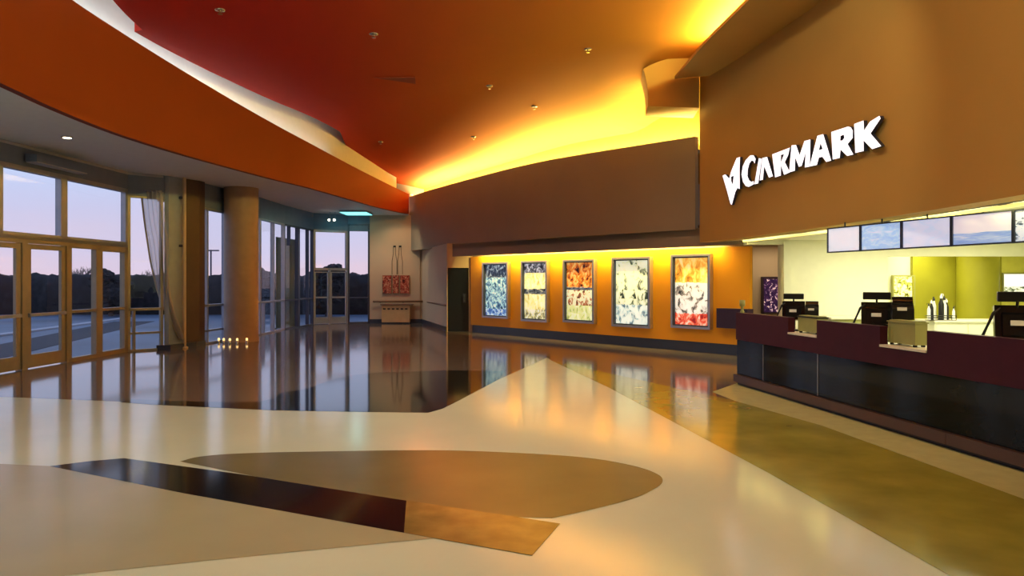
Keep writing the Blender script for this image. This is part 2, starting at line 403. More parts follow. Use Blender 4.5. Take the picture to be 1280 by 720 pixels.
# long glazing beside and above the entrance doors, up to the door heads
window('window_1', (-9.9, -6.0), E0, 0, 3.85, [(k / 6, .09) for k in range(1, 6)], [(2.55, .14), (1.05, .07)], M['bronze'])
def ptE(px): return lerp2(E0, E1, tE(px))
window('window_2', E0, E1, 2.47, 3.85, [(tE(80.5), .2), (tE(1), .12)], [(2.53, .13)], M['alu'], w=.09)
window('window_3', ptE(86), ptE(124), 0, 2.47, [], [(1.04, .06)], M['bronze'], w=.10)
window('window_4', ptE(124), E1, 0, 2.47, [], [(1.04, .06)], M['bronze'], w=.13)
def door(name, pa, pb, h, mtl, stile=.12, jw=.07):
    d = Vector((pb[0] - pa[0], pb[1] - pa[1], 0)); Ln = d.length; d.normalize(); nrm = Vector((d.y, -d.x, 0))
    root = struct(empty(name, (pa[0], pa[1], 0)))
    at = lambda t, z, o=0: Vector((pa[0] + d.x * t, pa[1] + d.y * t, z)) + nrm * o
    def blk(m, t0, t1, z0, z1, o0, o1):
        m.prism([at(t0, z0, o0), at(t1, z0, o0), at(t1, z0, o1), at(t0, z0, o1)], (0, 0, z1 - z0))
    j = MB(); blk(j, 0, jw, 0, h, .01, -.13); blk(j, Ln - jw, Ln, 0, h, .01, -.13); blk(j, 0, Ln, h - jw, h, .008, -.12)
    j.build('jamb', mtl, root)
    s = MB(); a, b = jw + .008, Ln - jw - .008
    blk(s, a, a + stile, .02, h - .08, -.02, -.08); blk(s, b - stile, b, .02, h - .08, -.02, -.08)
    blk(s, a, b, h - .08 - stile * .8, h - .08, -.021, -.079); blk(s, a, b, .02, .27, -.021, -.079)
    lf = s.build('leaf', mtl, root)
    g = MB(); blk(g, a + stile * .8, b - stile * .8, .25, h - .15, -.045, -.057); g.build('pane', M['glass'], root)
    p = MB(); blk(p, a + .03, b - .03, 1.0, 1.06, .03, .0); blk(p, a + .03, a + .07, .99, 1.07, .0, -.03); blk(p, b - .07, b - .03, .99, 1.07, .0, -.03)
    p.build('push_bar', M['alu'], root)
    return root
door('door_1', ptE(-22), ptE(31), 2.47, M['bronze'])
door('door_2', ptE(31), ptE(86), 2.47, M['bronze'])
door('door_5', ptE(-80), ptE(-22), 2.47, M['bronze'])
window('window_5', E1, (-8.5, 17.55), 0, 3.72, [(on_line(E1, (-8.5, 17.55), 168), .05, 0, 1.0)], [(1.0, .06), (.43, .05)], M['bronze'], w=.06)
# pier beside the curtain
mb = MB(); mb.prism([(-8.62, 17.45, 0), (-8.3, 17.5, 0), (-8.02, 18.3, 0), (-8.02, 18.85, 0), (-8.6, 18.9, 0)], (0, 0, .12)); struct(mb.build('trim_5', M['base']))
mb = MB(); mb.prism([(-8.50, 17.6, .12), (-8.40, 17.62, .12), (-8.17, 18.35, .12), (-8.3, 18.6, .12)], (0, 0, 4.13)); struct(mb.build('wall_pier', M['pierpanel']))
mb = MB(); mb.prism([(-8.24, 18.1, .12), (-8.03, 18.5, .12), (-8.0, 18.75, .12), (-8.3, 18.75, .12)], (0, 0, 4.13)); struct(mb.build('pillar', M['pier']))
W6a, W6b = (-8.12, 18.75), (-7.95, 20.6)
window('window_6', W6a, W6b, 0, 3.62, [(on_line(W6a, W6b, 260), .06), (.75, .06)], [(1.02, .06), (.35, .05)], M['alu'], w=.06)
window('window_7', W6b, (-7.78, 22.3), 0, 3.62, [(.5, .06)], [(1.02, .06)], M['alu'], w=.05)
W8a, W8b = (-7.78, 22.3), (-7.76, 24.6)
window('window_8', W8a, W8b, 0, 3.62, [(on_line(W8a, W8b, 343), .07), (on_line(W8a, W8b, 331), .04, 0, 1.0)], [(1.0, .05)], M['alu'], w=.05)
W9a, W9b = (-7.76, 24.6), (-7.55, 27.4)
window('window_9', W9a, W9b, 0, 3.62, [(on_line(W9a, W9b, 363), .04, 2.9, 3.6), (on_line(W9a, W9b, 374), .16), (on_line(W9a, W9b, 386), .05)], [(1.0, .05)], M['darkmetal'], w=.05)
DB0, DB1 = (-7.55, 27.4), (-6.42, 28.15)
window('window_10', DB0, DB1, 2.1, 3.62, [], [], M['alu'], w=.08)
dm = lerp2(DB0, DB1, on_line(DB0, DB1, 412.5))
door('door_3', DB0, dm, 2.1, M['alu'], .05, .03); door('door_4', dm, DB1, 2.1, M['alu'], .05, .03)
window('window_11', DB1, (-5.6, 28.35), 0, 3.9, [], [(1.0, .05)], M['darkmetal'], w=.07)

# column
CX, CY = -7.52, 20.0
cl = MB(); cl.lathe((CX, CY, 0), [(.47, 0), (.47, .1), (.455, .12), (.455, 4.25)], 48); struct(cl.build('column', M['column']))

# ---------------------------------------------------------------- BACK WALLS
mb = MB(); mb.box((-5.6, 28.35, 0), (-3.62, 28.6, 4.25)); mb.box((-3.62, 28.4, 0), (-3.4, 28.6, 4.25)); struct(mb.build('wall_back', M['beige']))
mb = MB(); mb.wall([(-3.55, 28.4), (-2.135, 23.64)], -.025, 0, 2.9); struct(mb.build('wall_recess', M['beige']))
mb = MB(); mb.box((-5.6, 28.31, 0), (-3.45, 28.35, .16)); mb.wall([(-3.52, 28.34), (-2.14, 23.62)], .03, 0, .16); struct(mb.build('baseboard_back', M['base']))
PW = Vector((-.4, 22.5)); PD = Vector((.659, -.752)); PN = Vector((-.752, -.659))
def pw(s, off=0, z=0): q = PW + PD * s + PN * off; return Vector((q.x, q.y, z))
# wall around the dark doorway
mb = MB(); mb.box((-2.13, 23.64, 2.1), (-1.3, 23.84, 2.9)); mb.box((-1.42, 23.62, 0), (-1.28, 23.9, 2.1)); struct(mb.build('wall_doorway', M['beige']))
root = struct(empty('door_6', (-2.12, 23.72, 0)))
mb = MB(); mb.box((-2.13, 23.72, 0.01), (-1.42, 23.77, 2.1)); mb.build('leaf', mat('near black navy door', (.010, .015, .026), .35, spec=.4), root)
mb = MB(); mb.box((-1.62, 23.70, .95), (-1.52, 23.72, 1.25)); mb.box((-1.60, 23.64, 1.0), (-1.57, 23.70, 1.03)); mb.box((-1.60, 23.64, 1.17), (-1.57, 23.70, 1.2)); mb.box((-1.60, 23.625, .98), (-1.57, 23.645, 1.22)); mb.build('handle', M['darkmetal'], root)
# poster wall
mb = MB(); mb.prism([pw(-1.38, -.06), pw(8.64, -.06), pw(8.64, -.11), pw(-1.38, -.11)], (0, 0, 2.95)); struct(mb.build('wall_posters', M['brown']))
mb = MB(); mb.prism([pw(-1.36, .0), pw(8.65, .0), pw(8.65, -.06), pw(-1.36, -.06)], (0, 0, .235)); struct(mb.build('baseboard_posters', M['base']))
mb = MB(); mb.prism([pw(-1.38, .05, .24), pw(8.66, .05, .24), pw(8.66, -.06, .24), pw(-1.38, -.06, .24)], (0, 0, 2.21)); struct(mb.build('wall_panel', M['orange']))
# header with the hidden strip light, then the big drum above
mb = MB(); mb.prism([pw(-2.2, .42, 2.47), pw(8.66, .42, 2.47), pw(8.66, .34, 2.47), pw(-2.2, .34, 2.47)], (0, 0, .42)); mb.prism([pw(-2.2, .42, 2.72), pw(8.66, .42, 2.72), pw(8.66, -.1, 2.72), pw(-2.2, -.1, 2.72)], (0, 0, .15)); struct(mb.build('trim_6', M['brown']))
mb = MB(); mb.wall(drum, -.14, 2.86, 5.0, 0, True); struct(mb.build('wall_drum', M['brown']))
dz = offset(drum, -1.2)
mb = MB(); mb.strip([(p[0], p[1], 2.87) for p in drum], [(p[0], p[1], 2.87) for p in dz]); mb.strip([(p[0], p[1], 2.97) for p in dz], [(p[0], p[1], 2.97) for p in drum]); struct(mb.build('ceiling_drum', M['brown']))
db = offset(drum, -.6)
M['cove'] = mat('yellow cove wall paint', (.42, .33, .05), .7)
mb = MB(); mb.wall(db, -.1, 4.7, 6.6, 0, True); struct(mb.build('wall_cove', M['cove']))
mb = MB(); mb.strip([(p[0], p[1], 4.72) for p in drum], [(p[0], p[1], 4.72) for p in db]); struct(mb.build('trim_7', M['white']))
# closing wall at the drum's far end and above the soffit
mb = MB(); mb.wall([(-4.3, 28.7), (-4.05, 28.5)], -.2, 2.86, 5.1); struct(mb.build('trim_8', M['beige']))
mb = MB(); mb.box((-9.8, 28.8, 4.2), (-2, 29, 7.3)); mb.box((-3.6, 31, 0), (13.6, 31.2, 7.4)); struct(mb.build('wall_rear', M['brown']))

# ---------------------------------------------------------------- SIGN WALL with cove lip
mb = MB(); mb.wall(SW, -.32, 2.55, 6.42, 0, True); struct(mb.build('wall_sign', M['signwall']))
lip = catmull([(3.56, 15.75), (3.57, 14.3), (3.6, 13.2), (3.72, 11.3), (3.78, 9), (3.7, 6), (3.4, 2), (2.6, -3), (2.0, -5.8)], 6)
def resample(poly, n):
    L = [0]
    for a, b in zip(poly, poly[1:]): L.append(L[-1] + math.dist(a, b))
    out = []; j = 0
    for k in range(n):
        s = L[-1] * k / (n - 1)
        while j < len(L) - 2 and L[j + 1] < s: j += 1
        out.append(lerp2(poly[j], poly[j + 1], (s - L[j]) / (L[j + 1] - L[j])))
    return out
lA = resample(lip, 60); wA = resample([p for p in SW if p[1] < 16.0], 60); 
mb = MB()
mb.strip([(a[0], a[1], 6.1) for a in lA], [(b[0] + .05, b[1], 6.2) for b in wA], 0, True)
mb.strip([(a[0], a[1], 6.16) for a in lA], [(a[0], a[1], 6.1) for a in lA], 0)
mb.strip([(b[0] + .05, b[1], 6.26) for b in wA], [(a[0], a[1], 6.16) for a in lA], 0, True)
mb.add([(lA[0][0], lA[0][1], 6.1), (wA[0][0], wA[0][1], 6.2), (wA[0][0], wA[0][1], 6.26), (lA[0][0], lA[0][1], 6.16)], [[0, 1, 2, 3]])
struct(mb.build('cornice', M['signwall']))
# bulkhead end that hangs from the ceiling where lip, drum and sign wall meet
B = [PY(x, y, 15.95) for x, y in [(804, 86), (806.5, 95), (809, 107), (810.3, 120), (810, 132.5), (874, 135), (874.5, 66), (866, 68), (852, 70), (838, 72.5), (823, 77), (812, 81.5)]]
mb = MB(); mb.prism(B, (.12, 1.0, 0)); struct(mb.build('beam', M['signwall']))

# ---------------------------------------------------------------- CONCESSION ROOM
und = [p for p in SW if p[1] > -5]
mb = MB(); mb.prism([(p[0] + .02, p[1], 2.56) for p in und[2:]] + [(13.4, -4.5, 2.56), (13.4, 16.8, 2.56), (4.9, 16.8, 2.56)], (0, 0, .12)); struct(mb.build('ceiling_concession', M['cream']))
YB = 15.5
xj = lambda px, Y=YB: (px - 640) / F * Y
mb = MB()
mb.box((xj(984), YB, 0), (xj(1110), YB + .2, 2.56)); mb.box((xj(1110), YB, 2.21), (13.4, YB + .2, 2.56)); struct(mb.build('wall_concession', M['cream']))
mb = MB(); mb.box((xj(1110), 16.7, 0), (13.4, 16.85, 2.56)); mb.box((xj(1110) - .1, YB + .2, 0), (xj(1110), 16.85, 2.56)); struct(mb.build('wall_alcove', M['cream']))
mb = MB(); mb.box((xj(1141, 16.6), 16.6, 0), (xj(1252, 16.6), 16.7, 2.5)); struct(mb.build('wall_olive', M['olive']))
mb = MB(); mb.lathe((xj(1222, 16.35), 16.35, 0), [(.42, 0), (.42, 2.5)], 32); struct(mb.build('pillar_olive', M['olive']))
mb = MB(); mb.box((xj(1252, 16.6), 16.62, 0), (13.4, 16.7, 2.5)); struct(mb.build('wall_yellow', mat('yellow wall paint', (.78, .72, .12), .5)))
mb = MB(); mb.box((13.4, -6, 0), (13.6, 17, 7.3)); struct(mb.build('wall_right', M['cream']))
mb = MB(); mb.box((-10, -6.2, 0), (13.6, -6, 7.3)); struct(mb.build('wall_front', M['beige']))
# doorway beside the orange panel, hall behind
mb = MB(); mb.box((xj(975.5, 15.6), 15.4, 0), (xj(984.5, 15.6), 15.75, 2.52)); mb.box((5.05, 15.45, 2.46), (xj(984, 15.6), 15.7, 2.56)); struct(mb.build('door_frame', M['cream']))
mb = MB(); mb.box((4.8, 18.0, 0), (8.4, 18.2, 2.9)); mb.box((8.2, 16.85, 0), (8.4, 18.2, 2.9)); mb.box((4.8, 16.4, 2.57), (8.4, 18.2, 2.7)); struct(mb.build('wall_hall', M['beige']))

# service counter: straight front, s metres along it towards the camera, d metres deep
CO = Vector((3.66, 11.77, 0)); CA = Vector((.159, -.987, 0)); CD = Vector((.987, .159, 0))
def cp(s, d, z=0): v = CO + CA * s + CD * d; return Vector((v.x, v.y, z))
def cbox(m, s0, s1, d0, d1, z0, z1, mi=0):
    return m.prism([cp(s0, d0, z0), cp(s1, d0, z0), cp(s1, d1, z0), cp(s0, d1, z0)], (0, 0, z1 - z0), mi)
cn = empty('service_counter', cp(4, .3)); 
tag(cn, 'long concession counter with burgundy upper band over black glass panels', 'counter')
N1, N2 = (1.59, 2.29), (3.55, 4.29)
prof = [(0, .73), (9.5, .73), (9.5, 1.17), (N2[1], 1.17), (N2[1], .935), (N2[0], .935), (N2[0], 1.17), (N1[1], 1.17), (N1[1], .935), (N1[0], .935), (N1[0], 1.17), (0, 1.17)]
mb = MB(); mb.prism([cp(s, 0, z) for s, z in prof], CD * .1); mb.build('front_band', M['burgundy'], cn)
mb = MB(); cbox(mb, 0, 9.5, .1, .75, .895, .935); 
for n in (N1, N2): cbox(mb, n[0] + .003, n[1] - .003, -.012, .1, .936, .962)
for n in (N1, N2): cbox(mb, n[0] + .003, n[1] - .003, .1, .45, .936, .962)
mb.build('worktop', M['stone'], cn)
for a, b in ((0, .855), (.865, 2.285), (2.297, 5.6), (5.61, 9.5)):
    mb = MB(); cbox(mb, a, b, .02, .06, .17, .725); mb.build('glass_panel', M['counterglass'], cn)
for s in (.86, 2.291): 
    mb = MB(); cbox(mb, s - .006, s + .006, .012, .05, .17, .725); mb.build('seam_strip', M['chrome'], cn)['label'] = 'thin bright metal seam'
mb = MB(); cbox(mb, -.0, 4.6, -.045, .06, .05, .165); cbox(mb, 4.608, 9.5, -.045, .06, .05, .165); mb.build('plinth', M['counterbase'], cn)
mb = MB(); cbox(mb, 0.02, 9.48, .02, .7, .0, .05); mb.build('toe_kick', M['black'], cn)
mb = MB(); cbox(mb, 0.0, 9.5, .06, .1, .05, .9); cbox(mb, 0.0, .04, .06, .75, .0, .9); mb.build('carcass', M['black'], cn)
# dark ledge on the orange panel
la, lb_ = pw(0, .30), pw(10, .30); l0 = on_line(la, lb_, 895.5) * 10; l1 = on_line(la, lb_, 934) * 10
lg = MB(); lg.prism([pw(l0, .05, .62), pw(l1, .05, .62), pw(l1, .30, .62), pw(l0, .30, .62)], (0, 0, .44))
tag(lg.build('wall_ledge', M['plum']), 'black plum box ledge fixed to the orange panel beside the fifth poster', 'ledge')
lg2 = MB(); lg2.lathe(cp(.12, .05, 1.17), [(.03, 0), (.035, .02), (.022, .04), (.022, .10), (.045, .11), (.045, .2), (.03, .205)], 14)
tag(lg2.build('card_holder', M['olivebox']), 'small pale yellow card holder on the far end of the burgundy counter', 'holder')

# glowing strip along the lower edge of the sign wall
M['strip'] = mat('lit yellow strip lens', (.9, .8, .3), .4, emit=(1, .80, .22), estr=1.0)
sp_ = resample([p for p in offset(SW, -.38) if 3 < p[1] < 15.4], 40); r = empty('strip_lamp', (sp_[20][0], sp_[20][1], 2.5)); tag(r, 'long glowing yellow strip lamp under the lower edge of the tan sign wall', 'lamp')
m = MB(); m.wall(sp_, -.05, 2.50, 2.535); m.build('lens', M['strip'], r)
m = MB(); m.wall(offset(sp_, .012), -.074, 2.535, 2.558); m.build('housing', M['alu'], r)
# back counters of the kitchen
def counter(name, x0, x1, y0, y1, h, label, mt):
    r = empty(name, ((x0 + x1) / 2, y0, 0)); tag(r, label, 'counter')
    m = MB(); m.box((x0, y0 + .02, .08), (x1, y1, h - .04)); m.box((x0 + .03, y0 + .08, 0), (x1 - .03, y1, .08)); m.build('body', mt, r)
    m = MB(); m.bbox((x0 - .02, y0 - .02, h - .04), (x1 + .02, y1, h), .008); m.build('worktop', M['stone'], r)
    m = MB(); n = max(2, int((x1 - x0) / .6))
    for k in range(n):
        a = lerp(x0, x1, k / n) + .02; b = lerp(x0, x1, (k + 1) / n) - .02
        d = MB(); d.box((a, y0 - .0, .12), (b, y0 + .02, h - .08)); o = d.build('door', mt, r)
    return r
counter('back_counter', 6.55, 8.0, 14.75, 15.48, .93, 'pale kitchen counter against the cream wall behind the service counter', M['olivebox'])
counter('side_counter', 8.35, 10.9, 14.2, 14.9, .9, 'yellow kitchen counter in front of the olive wall', M['cream'])

# ---------------------------------------------------------------- MENU SCREENS
m0, m1 = Vector((4.86, 11.08, 0)), Vector((5.69, 8.0, 0)); md = (m1 - m0).normalized(); mn = Vector((md.y, -md.x, 0))
blue = (150, 185, 235); pale = (225, 228, 245); lav = (205, 210, 240); wht = (240, 240, 248)
menu_arts = [art('pale menu board', [(0, 1, 3, 4, [(.35, (205, 215, 232)), (.5, pale), (.7, (222, 214, 226))])], .7, 2.1),
             art('blue menu board', [(0, 1, 3, 4, [(.3, (140, 180, 235)), (.5, (168, 198, 240)), (.68, (205, 220, 245))])], .7, 5.3),
             art('lavender menu board', [(0, 1, 3, 4, [(.3, (195, 208, 240)), (.5, lav), (.7, (228, 222, 238))])], .7, 8.7),
             art('sunset menu board', [(0, 1, 2, 6, [(.35, (215, 205, 228)), (.55, (236, 226, 236)), (.7, (205, 212, 238))]), (-.2, .42, 2, 8, [(.35, (135, 165, 220)), (.55, (170, 190, 232)), (.7, (205, 212, 240))])], .66, 1.7),
             art('speckled menu board', [(0, 1, 6, 6, [(.38, (60, 80, 100)), (.48, (215, 222, 240)), (.7, (170, 190, 225))])], .7, 4.4)]
tm = lambda px: on_line(m0, m1, px)
edges = [1035.5, 1077, 1128.5, 1191, 1268.5]
ts = [tm(p) for p in edges]; ts.append(ts[-1] + (ts[-1] - ts[-2]) * 1.0)
ML = (m1 - m0).length
mlabels = ['pale lilac menu screen at the doorway end of the hanging row', 'plain sky blue menu screen, second in the hanging row', 'lavender white menu screen, third in the row, between two bluer ones',
           'menu screen with pink sky over a blue lower half', 'menu screen with dark speckles at the cut end of the row']
for i in range(5):
    a, b = ts[i] * ML, ts[i + 1] * ML; w = b - a; h = .38; z0 = 2.115
    r = empty('menu_screen', m0 + md * (a + w / 2) + Vector((0, 0, z0)))
    tag(r, mlabels[i], 'screen', 'menu screens above the counter')
    at = lambda t, z, o: m0 + md * t + mn * o + Vector((0, 0, z))
    m = MB(); bz = .018
    def blk(m, t0_, t1_, za, zb, o0, o1, mi=0): m.prism([at(t0_, za, o0), at(t1_, za, o0), at(t1_, za, o1), at(t0_, za, o1)], (0, 0, zb - za), mi)
    blk(m, a + .002, a + bz, z0, z0 + h, .03, -.04); blk(m, b - bz, b - .002, z0, z0 + h, .03, -.04)
    blk(m, a + .002, b - .002, z0, z0 + bz, .029, -.04); blk(m, a + .002, b - .002, z0 + h - bz, z0 + h, .029, -.04); blk(m, a + .002, b - .002, z0, z0 + h, -.03, -.045)
    m.build('bezel', M['darkmetal'], r)
    m = MB(); q = [at(a + bz * .8, z0 + bz * .8, .01), at(b - bz * .8, z0 + bz * .8, .01), at(b - bz * .8, z0 + h - bz * .8, .01), at(a + bz * .8, z0 + h - bz * .8, .01)]
    m.add(q, [[0, 1, 2, 3]]); m.build('display', menu_arts[i], r, uv=[(0, 0), (1, 0), (1, 1), (0, 1)])
    m = MB(); m.tube([at((a + b) / 2, z0 + h, -.01), at((a + b) / 2, 2.56, -.01)], .012); m.build('hanger', M['darkmetal'], r)

# ---------------------------------------------------------------- POSTERS
W_, S_, OR = (250, 248, 225), (35, 35, 40), (240, 150, 40)
p_arts = [
  art('blue mottled poster', [(0, 1, 9, 12, [(.33, (25, 40, 70)), (.44, (70, 110, 150)), (.52, (150, 190, 200)), (.62, (205, 225, 215)), (.75, (240, 250, 225))]), (-.3, .16, 8, 14, [(.35, (40, 75, 150)), (.5, (110, 150, 200)), (.62, (220, 235, 240)), (.7, (60, 100, 180))]), (.78, 1.2, 9, 10, [(.36, (20, 25, 40)), (.5, (60, 75, 95)), (.62, (170, 185, 190)), (.8, (215, 230, 225))])], .8, 3.3),
  art('cream yellow poster', [(0, 1, 7, 9, [(.28, (120, 100, 60)), (.42, (225, 210, 130)), (.5, (245, 235, 170)), (.75, (250, 246, 210))]), (-.3, .2, 8, 9, [(.36, (60, 60, 50)), (.48, (190, 185, 130)), (.6, (245, 240, 215)), (.75, (130, 130, 120))]), (.475, .57, 5, 18, [(.36, (30, 35, 40)), (.52, (95, 100, 105)), (.66, (190, 185, 150)), (.8, (60, 60, 60))]), (.86, 1.2, 8, 12, [(.35, (25, 25, 30)), (.47, (90, 90, 95)), (.6, (200, 200, 205)), (.8, (235, 235, 230))])], .8, 6.1),
  art('orange and green poster', [(0, 1, 7, 9, [(.34, (50, 50, 45)), (.45, (170, 100, 60)), (.53, (225, 225, 190)), (.7, (230, 235, 170))]), (-.3, .28, 6, 7, [(.34, (150, 160, 90)), (.46, (215, 220, 150)), (.58, (238, 238, 195)), (.7, (180, 195, 150))]), (.55, .6, 4, 20, [(.4, (40, 40, 50)), (.6, (110, 115, 125))]), (.6, 1.2, 7, 8, [(.34, (45, 25, 15)), (.43, (165, 80, 25)), (.51, (235, 140, 45)), (.6, (250, 190, 110)), (.72, (90, 50, 30))])], .8, 9.4),
  art('white poster with black sketches', [(0, 1, 5, 6, [(.30, (25, 35, 25)), (.40, (120, 130, 105)), (.46, (222, 226, 190)), (.7, (240, 243, 212))]), (-.3, .33, 8, 9, [(.35, (90, 110, 125)), (.44, (180, 200, 200)), (.54, (235, 243, 230)), (.8, (205, 220, 225))]), (.42, .57, 4.5, 5, [(.38, (15, 25, 15)), (.44, (60, 70, 55)), (.5, (225, 230, 195)), (.8, (245, 247, 220))])], .8, 12.2),
  art('orange white and red poster', [(0, 1, 6, 8, [(.33, (40, 40, 40)), (.43, (150, 140, 130)), (.5, (235, 228, 220)), (.75, (252, 248, 235))]), (-.3, .2, 7, 9, [(.34, (150, 30, 25)), (.46, (215, 75, 50)), (.55, (240, 150, 120)), (.66, (235, 220, 210)), (.8, (200, 60, 50))]), (.66, 1.3, 5, 5, [(.3, (140, 90, 20)), (.42, (235, 160, 50)), (.54, (252, 205, 100)), (.7, (255, 235, 170))])], .8, 15.8)]
plabels = ['illuminated blue mottled poster in a silver case, beside the dark door', 'illuminated cream yellow poster with a dark band across its middle',
           'illuminated poster, orange upper picture over pale green lower picture', 'illuminated white poster with scattered black sketches', 'illuminated poster, golden top, white middle and red foot']
PS = []
for (x0, x1) in ((608, 640), (656.5, 689), (709, 748), (770, 818), (844, 893)):
    a, b = pw(-1.0), pw(9.0); tt = [on_line(a, b, x) * 10 - 1.0 for x in (x0, x1)]
    PS.append((sum(tt) / 2, tt[1] - tt[0]))
ptop = [328, 326, 324.5, 321.5, 318]; pbot = [397.5, 402, 403.5, 409, 410.5]
pa = math.atan2(PD.y, PD.x)
PWD, PH = 1.2, 1.78
m = empty('poster_case')
def fr_poly(m, w, h, t, y0, y1, zb=0):
    m.box((-w / 2, y0, zb), (-w / 2 + t, y1, zb + h)); m.box((w / 2 - t, y0, zb), (w / 2, y1, zb + h))
    m.box((-w / 2 + t, y0, zb), (w / 2 - t, y1, zb + t)); m.box((-w / 2 + t, y0, zb + h - t), (w / 2 - t, y1, zb + h))
b_ = MB(); fr_poly(b_, PWD, PH, .055, -.13, 0); b_.build('frame', M['silver'], m)
b_ = MB(); fr_poly(b_, PWD - .11, PH - .11, .03, -.11, -.04, .055); b_.build('inner_rim', M['darkmetal'], m)
b_ = MB(); b_.box((-PWD / 2 + .02, -.03, .02), (PWD / 2 - .02, -.0, PH - .02)); b_.build('back_panel', M['black'], m)
for i in range(5):
    o = m if i == 0 else copy_tree(m)
    s, w = PS[i]; q = pw(s, .055); Y = q.y
    zb = EYE + (350 - pbot[i]) / F * Y; h = (pbot[i] - ptop[i]) / F * Y
    o.location = (q.x, q.y, zb); o.rotation_euler = (0, 0, pa); o.scale = (w / PWD, 1, h / PH)
    tag(o, plabels[i], 'poster', 'illuminated posters on the orange wall')
for i, o in enumerate([x for x in bpy.data.objects if x.name.startswith('poster_case')]):
    g = MB(); a, z = PWD / 2 - .083, .083
    g.add([(-a, -.045, z), (a, -.045, z), (a, -.045, PH - z), (-a, -.045, PH - z)], [[0, 1, 2, 3]])
    me = g.build('poster', p_arts[i], None, origin=(0, 0, 0), uv=[(0, 0), (1, 0), (1, 1), (0, 1)]); me.parent = o
# plum poster in the hall
HP = empty('wall_poster', (xj(965, 17.95), 17.95, PY(0, 392, 17.95).z)); tag(HP, 'dark purple poster with pale blossoms on the wall inside the hall doorway', 'poster')
w2 = 26 / F * 17.95 / 2; h2 = 46 / F * 17.95; zb = HP.location.z
b_ = MB(); cx = HP.location.x; b_.box((cx - w2, 17.9, zb), (cx + w2, 18.0, zb + h2)); b_.build('frame', M['plum'], HP)
g = MB(); g.add([(cx - w2 + .04, 17.895, zb + .04), (cx + w2 - .04, 17.895, zb + .04), (cx + w2 - .04, 17.895, zb + h2 - .06), (cx - w2 + .04, 17.895, zb + h2 - .06)], [[0, 1, 2, 3]])
g.build('poster', art('purple blossom poster', [(0, 1, 5, 9, [(.48, (40, 20, 55)), (.57, (80, 40, 85)), (.62, (225, 190, 205)), (.68, (240, 205, 150)), (.78, (80, 40, 80))])], .7, 7.7), HP, uv=[(0, 0), (1, 0), (1, 1), (0, 1)])
# backlit snack pictures in the alcove
def lit_panel(px0, px1, y0, y1, Y, art_m, label):
    c = PY((px0 + px1) / 2, y1, Y); w = (px1 - px0) / F * Y / 2; h = (y1 - y0) / F * Y
    r = empty('lit_picture', c); tag(r, label, 'picture', 'backlit pictures in the kitchen alcove')
    m = MB(); 
    for lo, hi in (((-w, -.04, 0), (-w + .03, 0.04, h)), ((w - .03, -.04, 0), (w, .04, h)), ((-w + .03, -.04, 0), (w - .03, .04, .03)), ((-w + .03, -.04, h - .03), (w - .03, .04, h)), ((-w + .01, .0, .01), (w - .01, .04, h - .01))):
        m.box(Vector(lo) + c, Vector(hi) + c)
    m.build('frame', M['olivebox'], r)
    m = MB(); m.add([c + Vector(v) for v in ((-w + .03, -.01, .03), (w - .03, -.01, .03), (w - .03, -.01, h - .03), (-w + .03, -.01, h - .03))], [[0, 1, 2, 3]])
    m.build('display', art_m, r, uv=[(0, 0), (1, 0), (1, 1), (0, 1)])
lit_panel(1115, 1143, 344, 382, 16.64, art('popcorn picture', [(0, 1, 5, 7, [(.36, (70, 75, 20)), (.46, (190, 190, 80)), (.55, (250, 248, 190)), (.75, (210, 205, 100))])], .8, 21.0), 'backlit speckled popcorn picture at the cream end of the alcove')
lit_panel(1252, 1300, 341, 374, 16.6, art('white popcorn picture', [(0, 1, 3, 3, [(.3, (235, 232, 238)), (.7, (250, 248, 245))]), (-.3, .5, 7, 6, [(.38, (60, 70, 45)), (.48, (185, 190, 160)), (.56, (245, 245, 235)), (.75, (225, 228, 210))])], .9, 24.0), 'backlit white picture with popcorn heap on the yellow wall')

# ---------------------------------------------------------------- POINT OF SALE TERMINALS
def terminal():
    r = empty('sales_terminal')
    m = MB(); m.bbox((-.13, -.10, 0), (.13, .12, .03), .012); m.build('base', M['black'], r)
    m = MB(); m.tube([(0, .05, .03), (0, .06, .12), (0, .02, .24)], .03, 10); m.build('stand', M['black'], r)
    m = MB(); m.prism([(-.19, -.03, .20), (-.19, .05, .18), (-.19, .10, .51), (-.19, .02, .53)], (.38, 0, 0)); m.prism([(-.13, -.06, .24), (-.13, -.03, .22), (-.13, 0, .46), (-.13, -.05, .44)], (.26, 0, 0))
    s = m.build('monitor', M['screenblack'], r)
    r_ = MB(); r_.prism([(-.07, -.0615, .335), (.05, -.0615, .335), (.05, -.0575, .385), (-.07, -.0575, .385)], (0, -.004, 0)); o = r_.build('sticker', M['label'], r); o['label'] = 'white sticker'
    m = MB(); m.bbox((-.17, -.03, .565), (.17, .03, .665), .01); d = m.build('customer_display', M['black'], r)
    m = MB(); m.tube([(.0, .03, .50), (.0, .0, .57)], .014, 8); m.build('display_post', M['black'], r)
    m = MB(); m.tube([(-.3, .0, .0), (-.3, 0, .2), (-.2, .0, .45), (-.14, .03, .50)], .016, 8); m.build('support_arm', M['black'], r)
    return r
tp = terminal()
def printer():
    r = empty('receipt_printer')
    m = MB(); m.prism([(-.09, -.1, 0), (-.09, .1, 0), (-.09, .1, .13), (-.09, .02, .16), (-.09, -.1, .10)], (.18, 0, 0)); [setattr(v, 'z', v.z + .22) for v in m.v]; m.build('body', M['black'], r)
    m = MB(); m.bbox((-.07, -.07, 0), (.07, .08, .22), .01); m.build('stand', M['black'], r)
    m = MB(); m.tube([(-.085, .03, .375), (.085, .03, .375)], .06, 12); m.build('roll_cover', M['screenblack'], r)
    m = MB(); m.box((-.05, -.104, .305), (.03, -.06, .335)); m.build('paper', M['label'], r)['label'] = 'white paper slip'
    return r
pp = printer()
rzc = math.atan2(CA.y, CA.x)
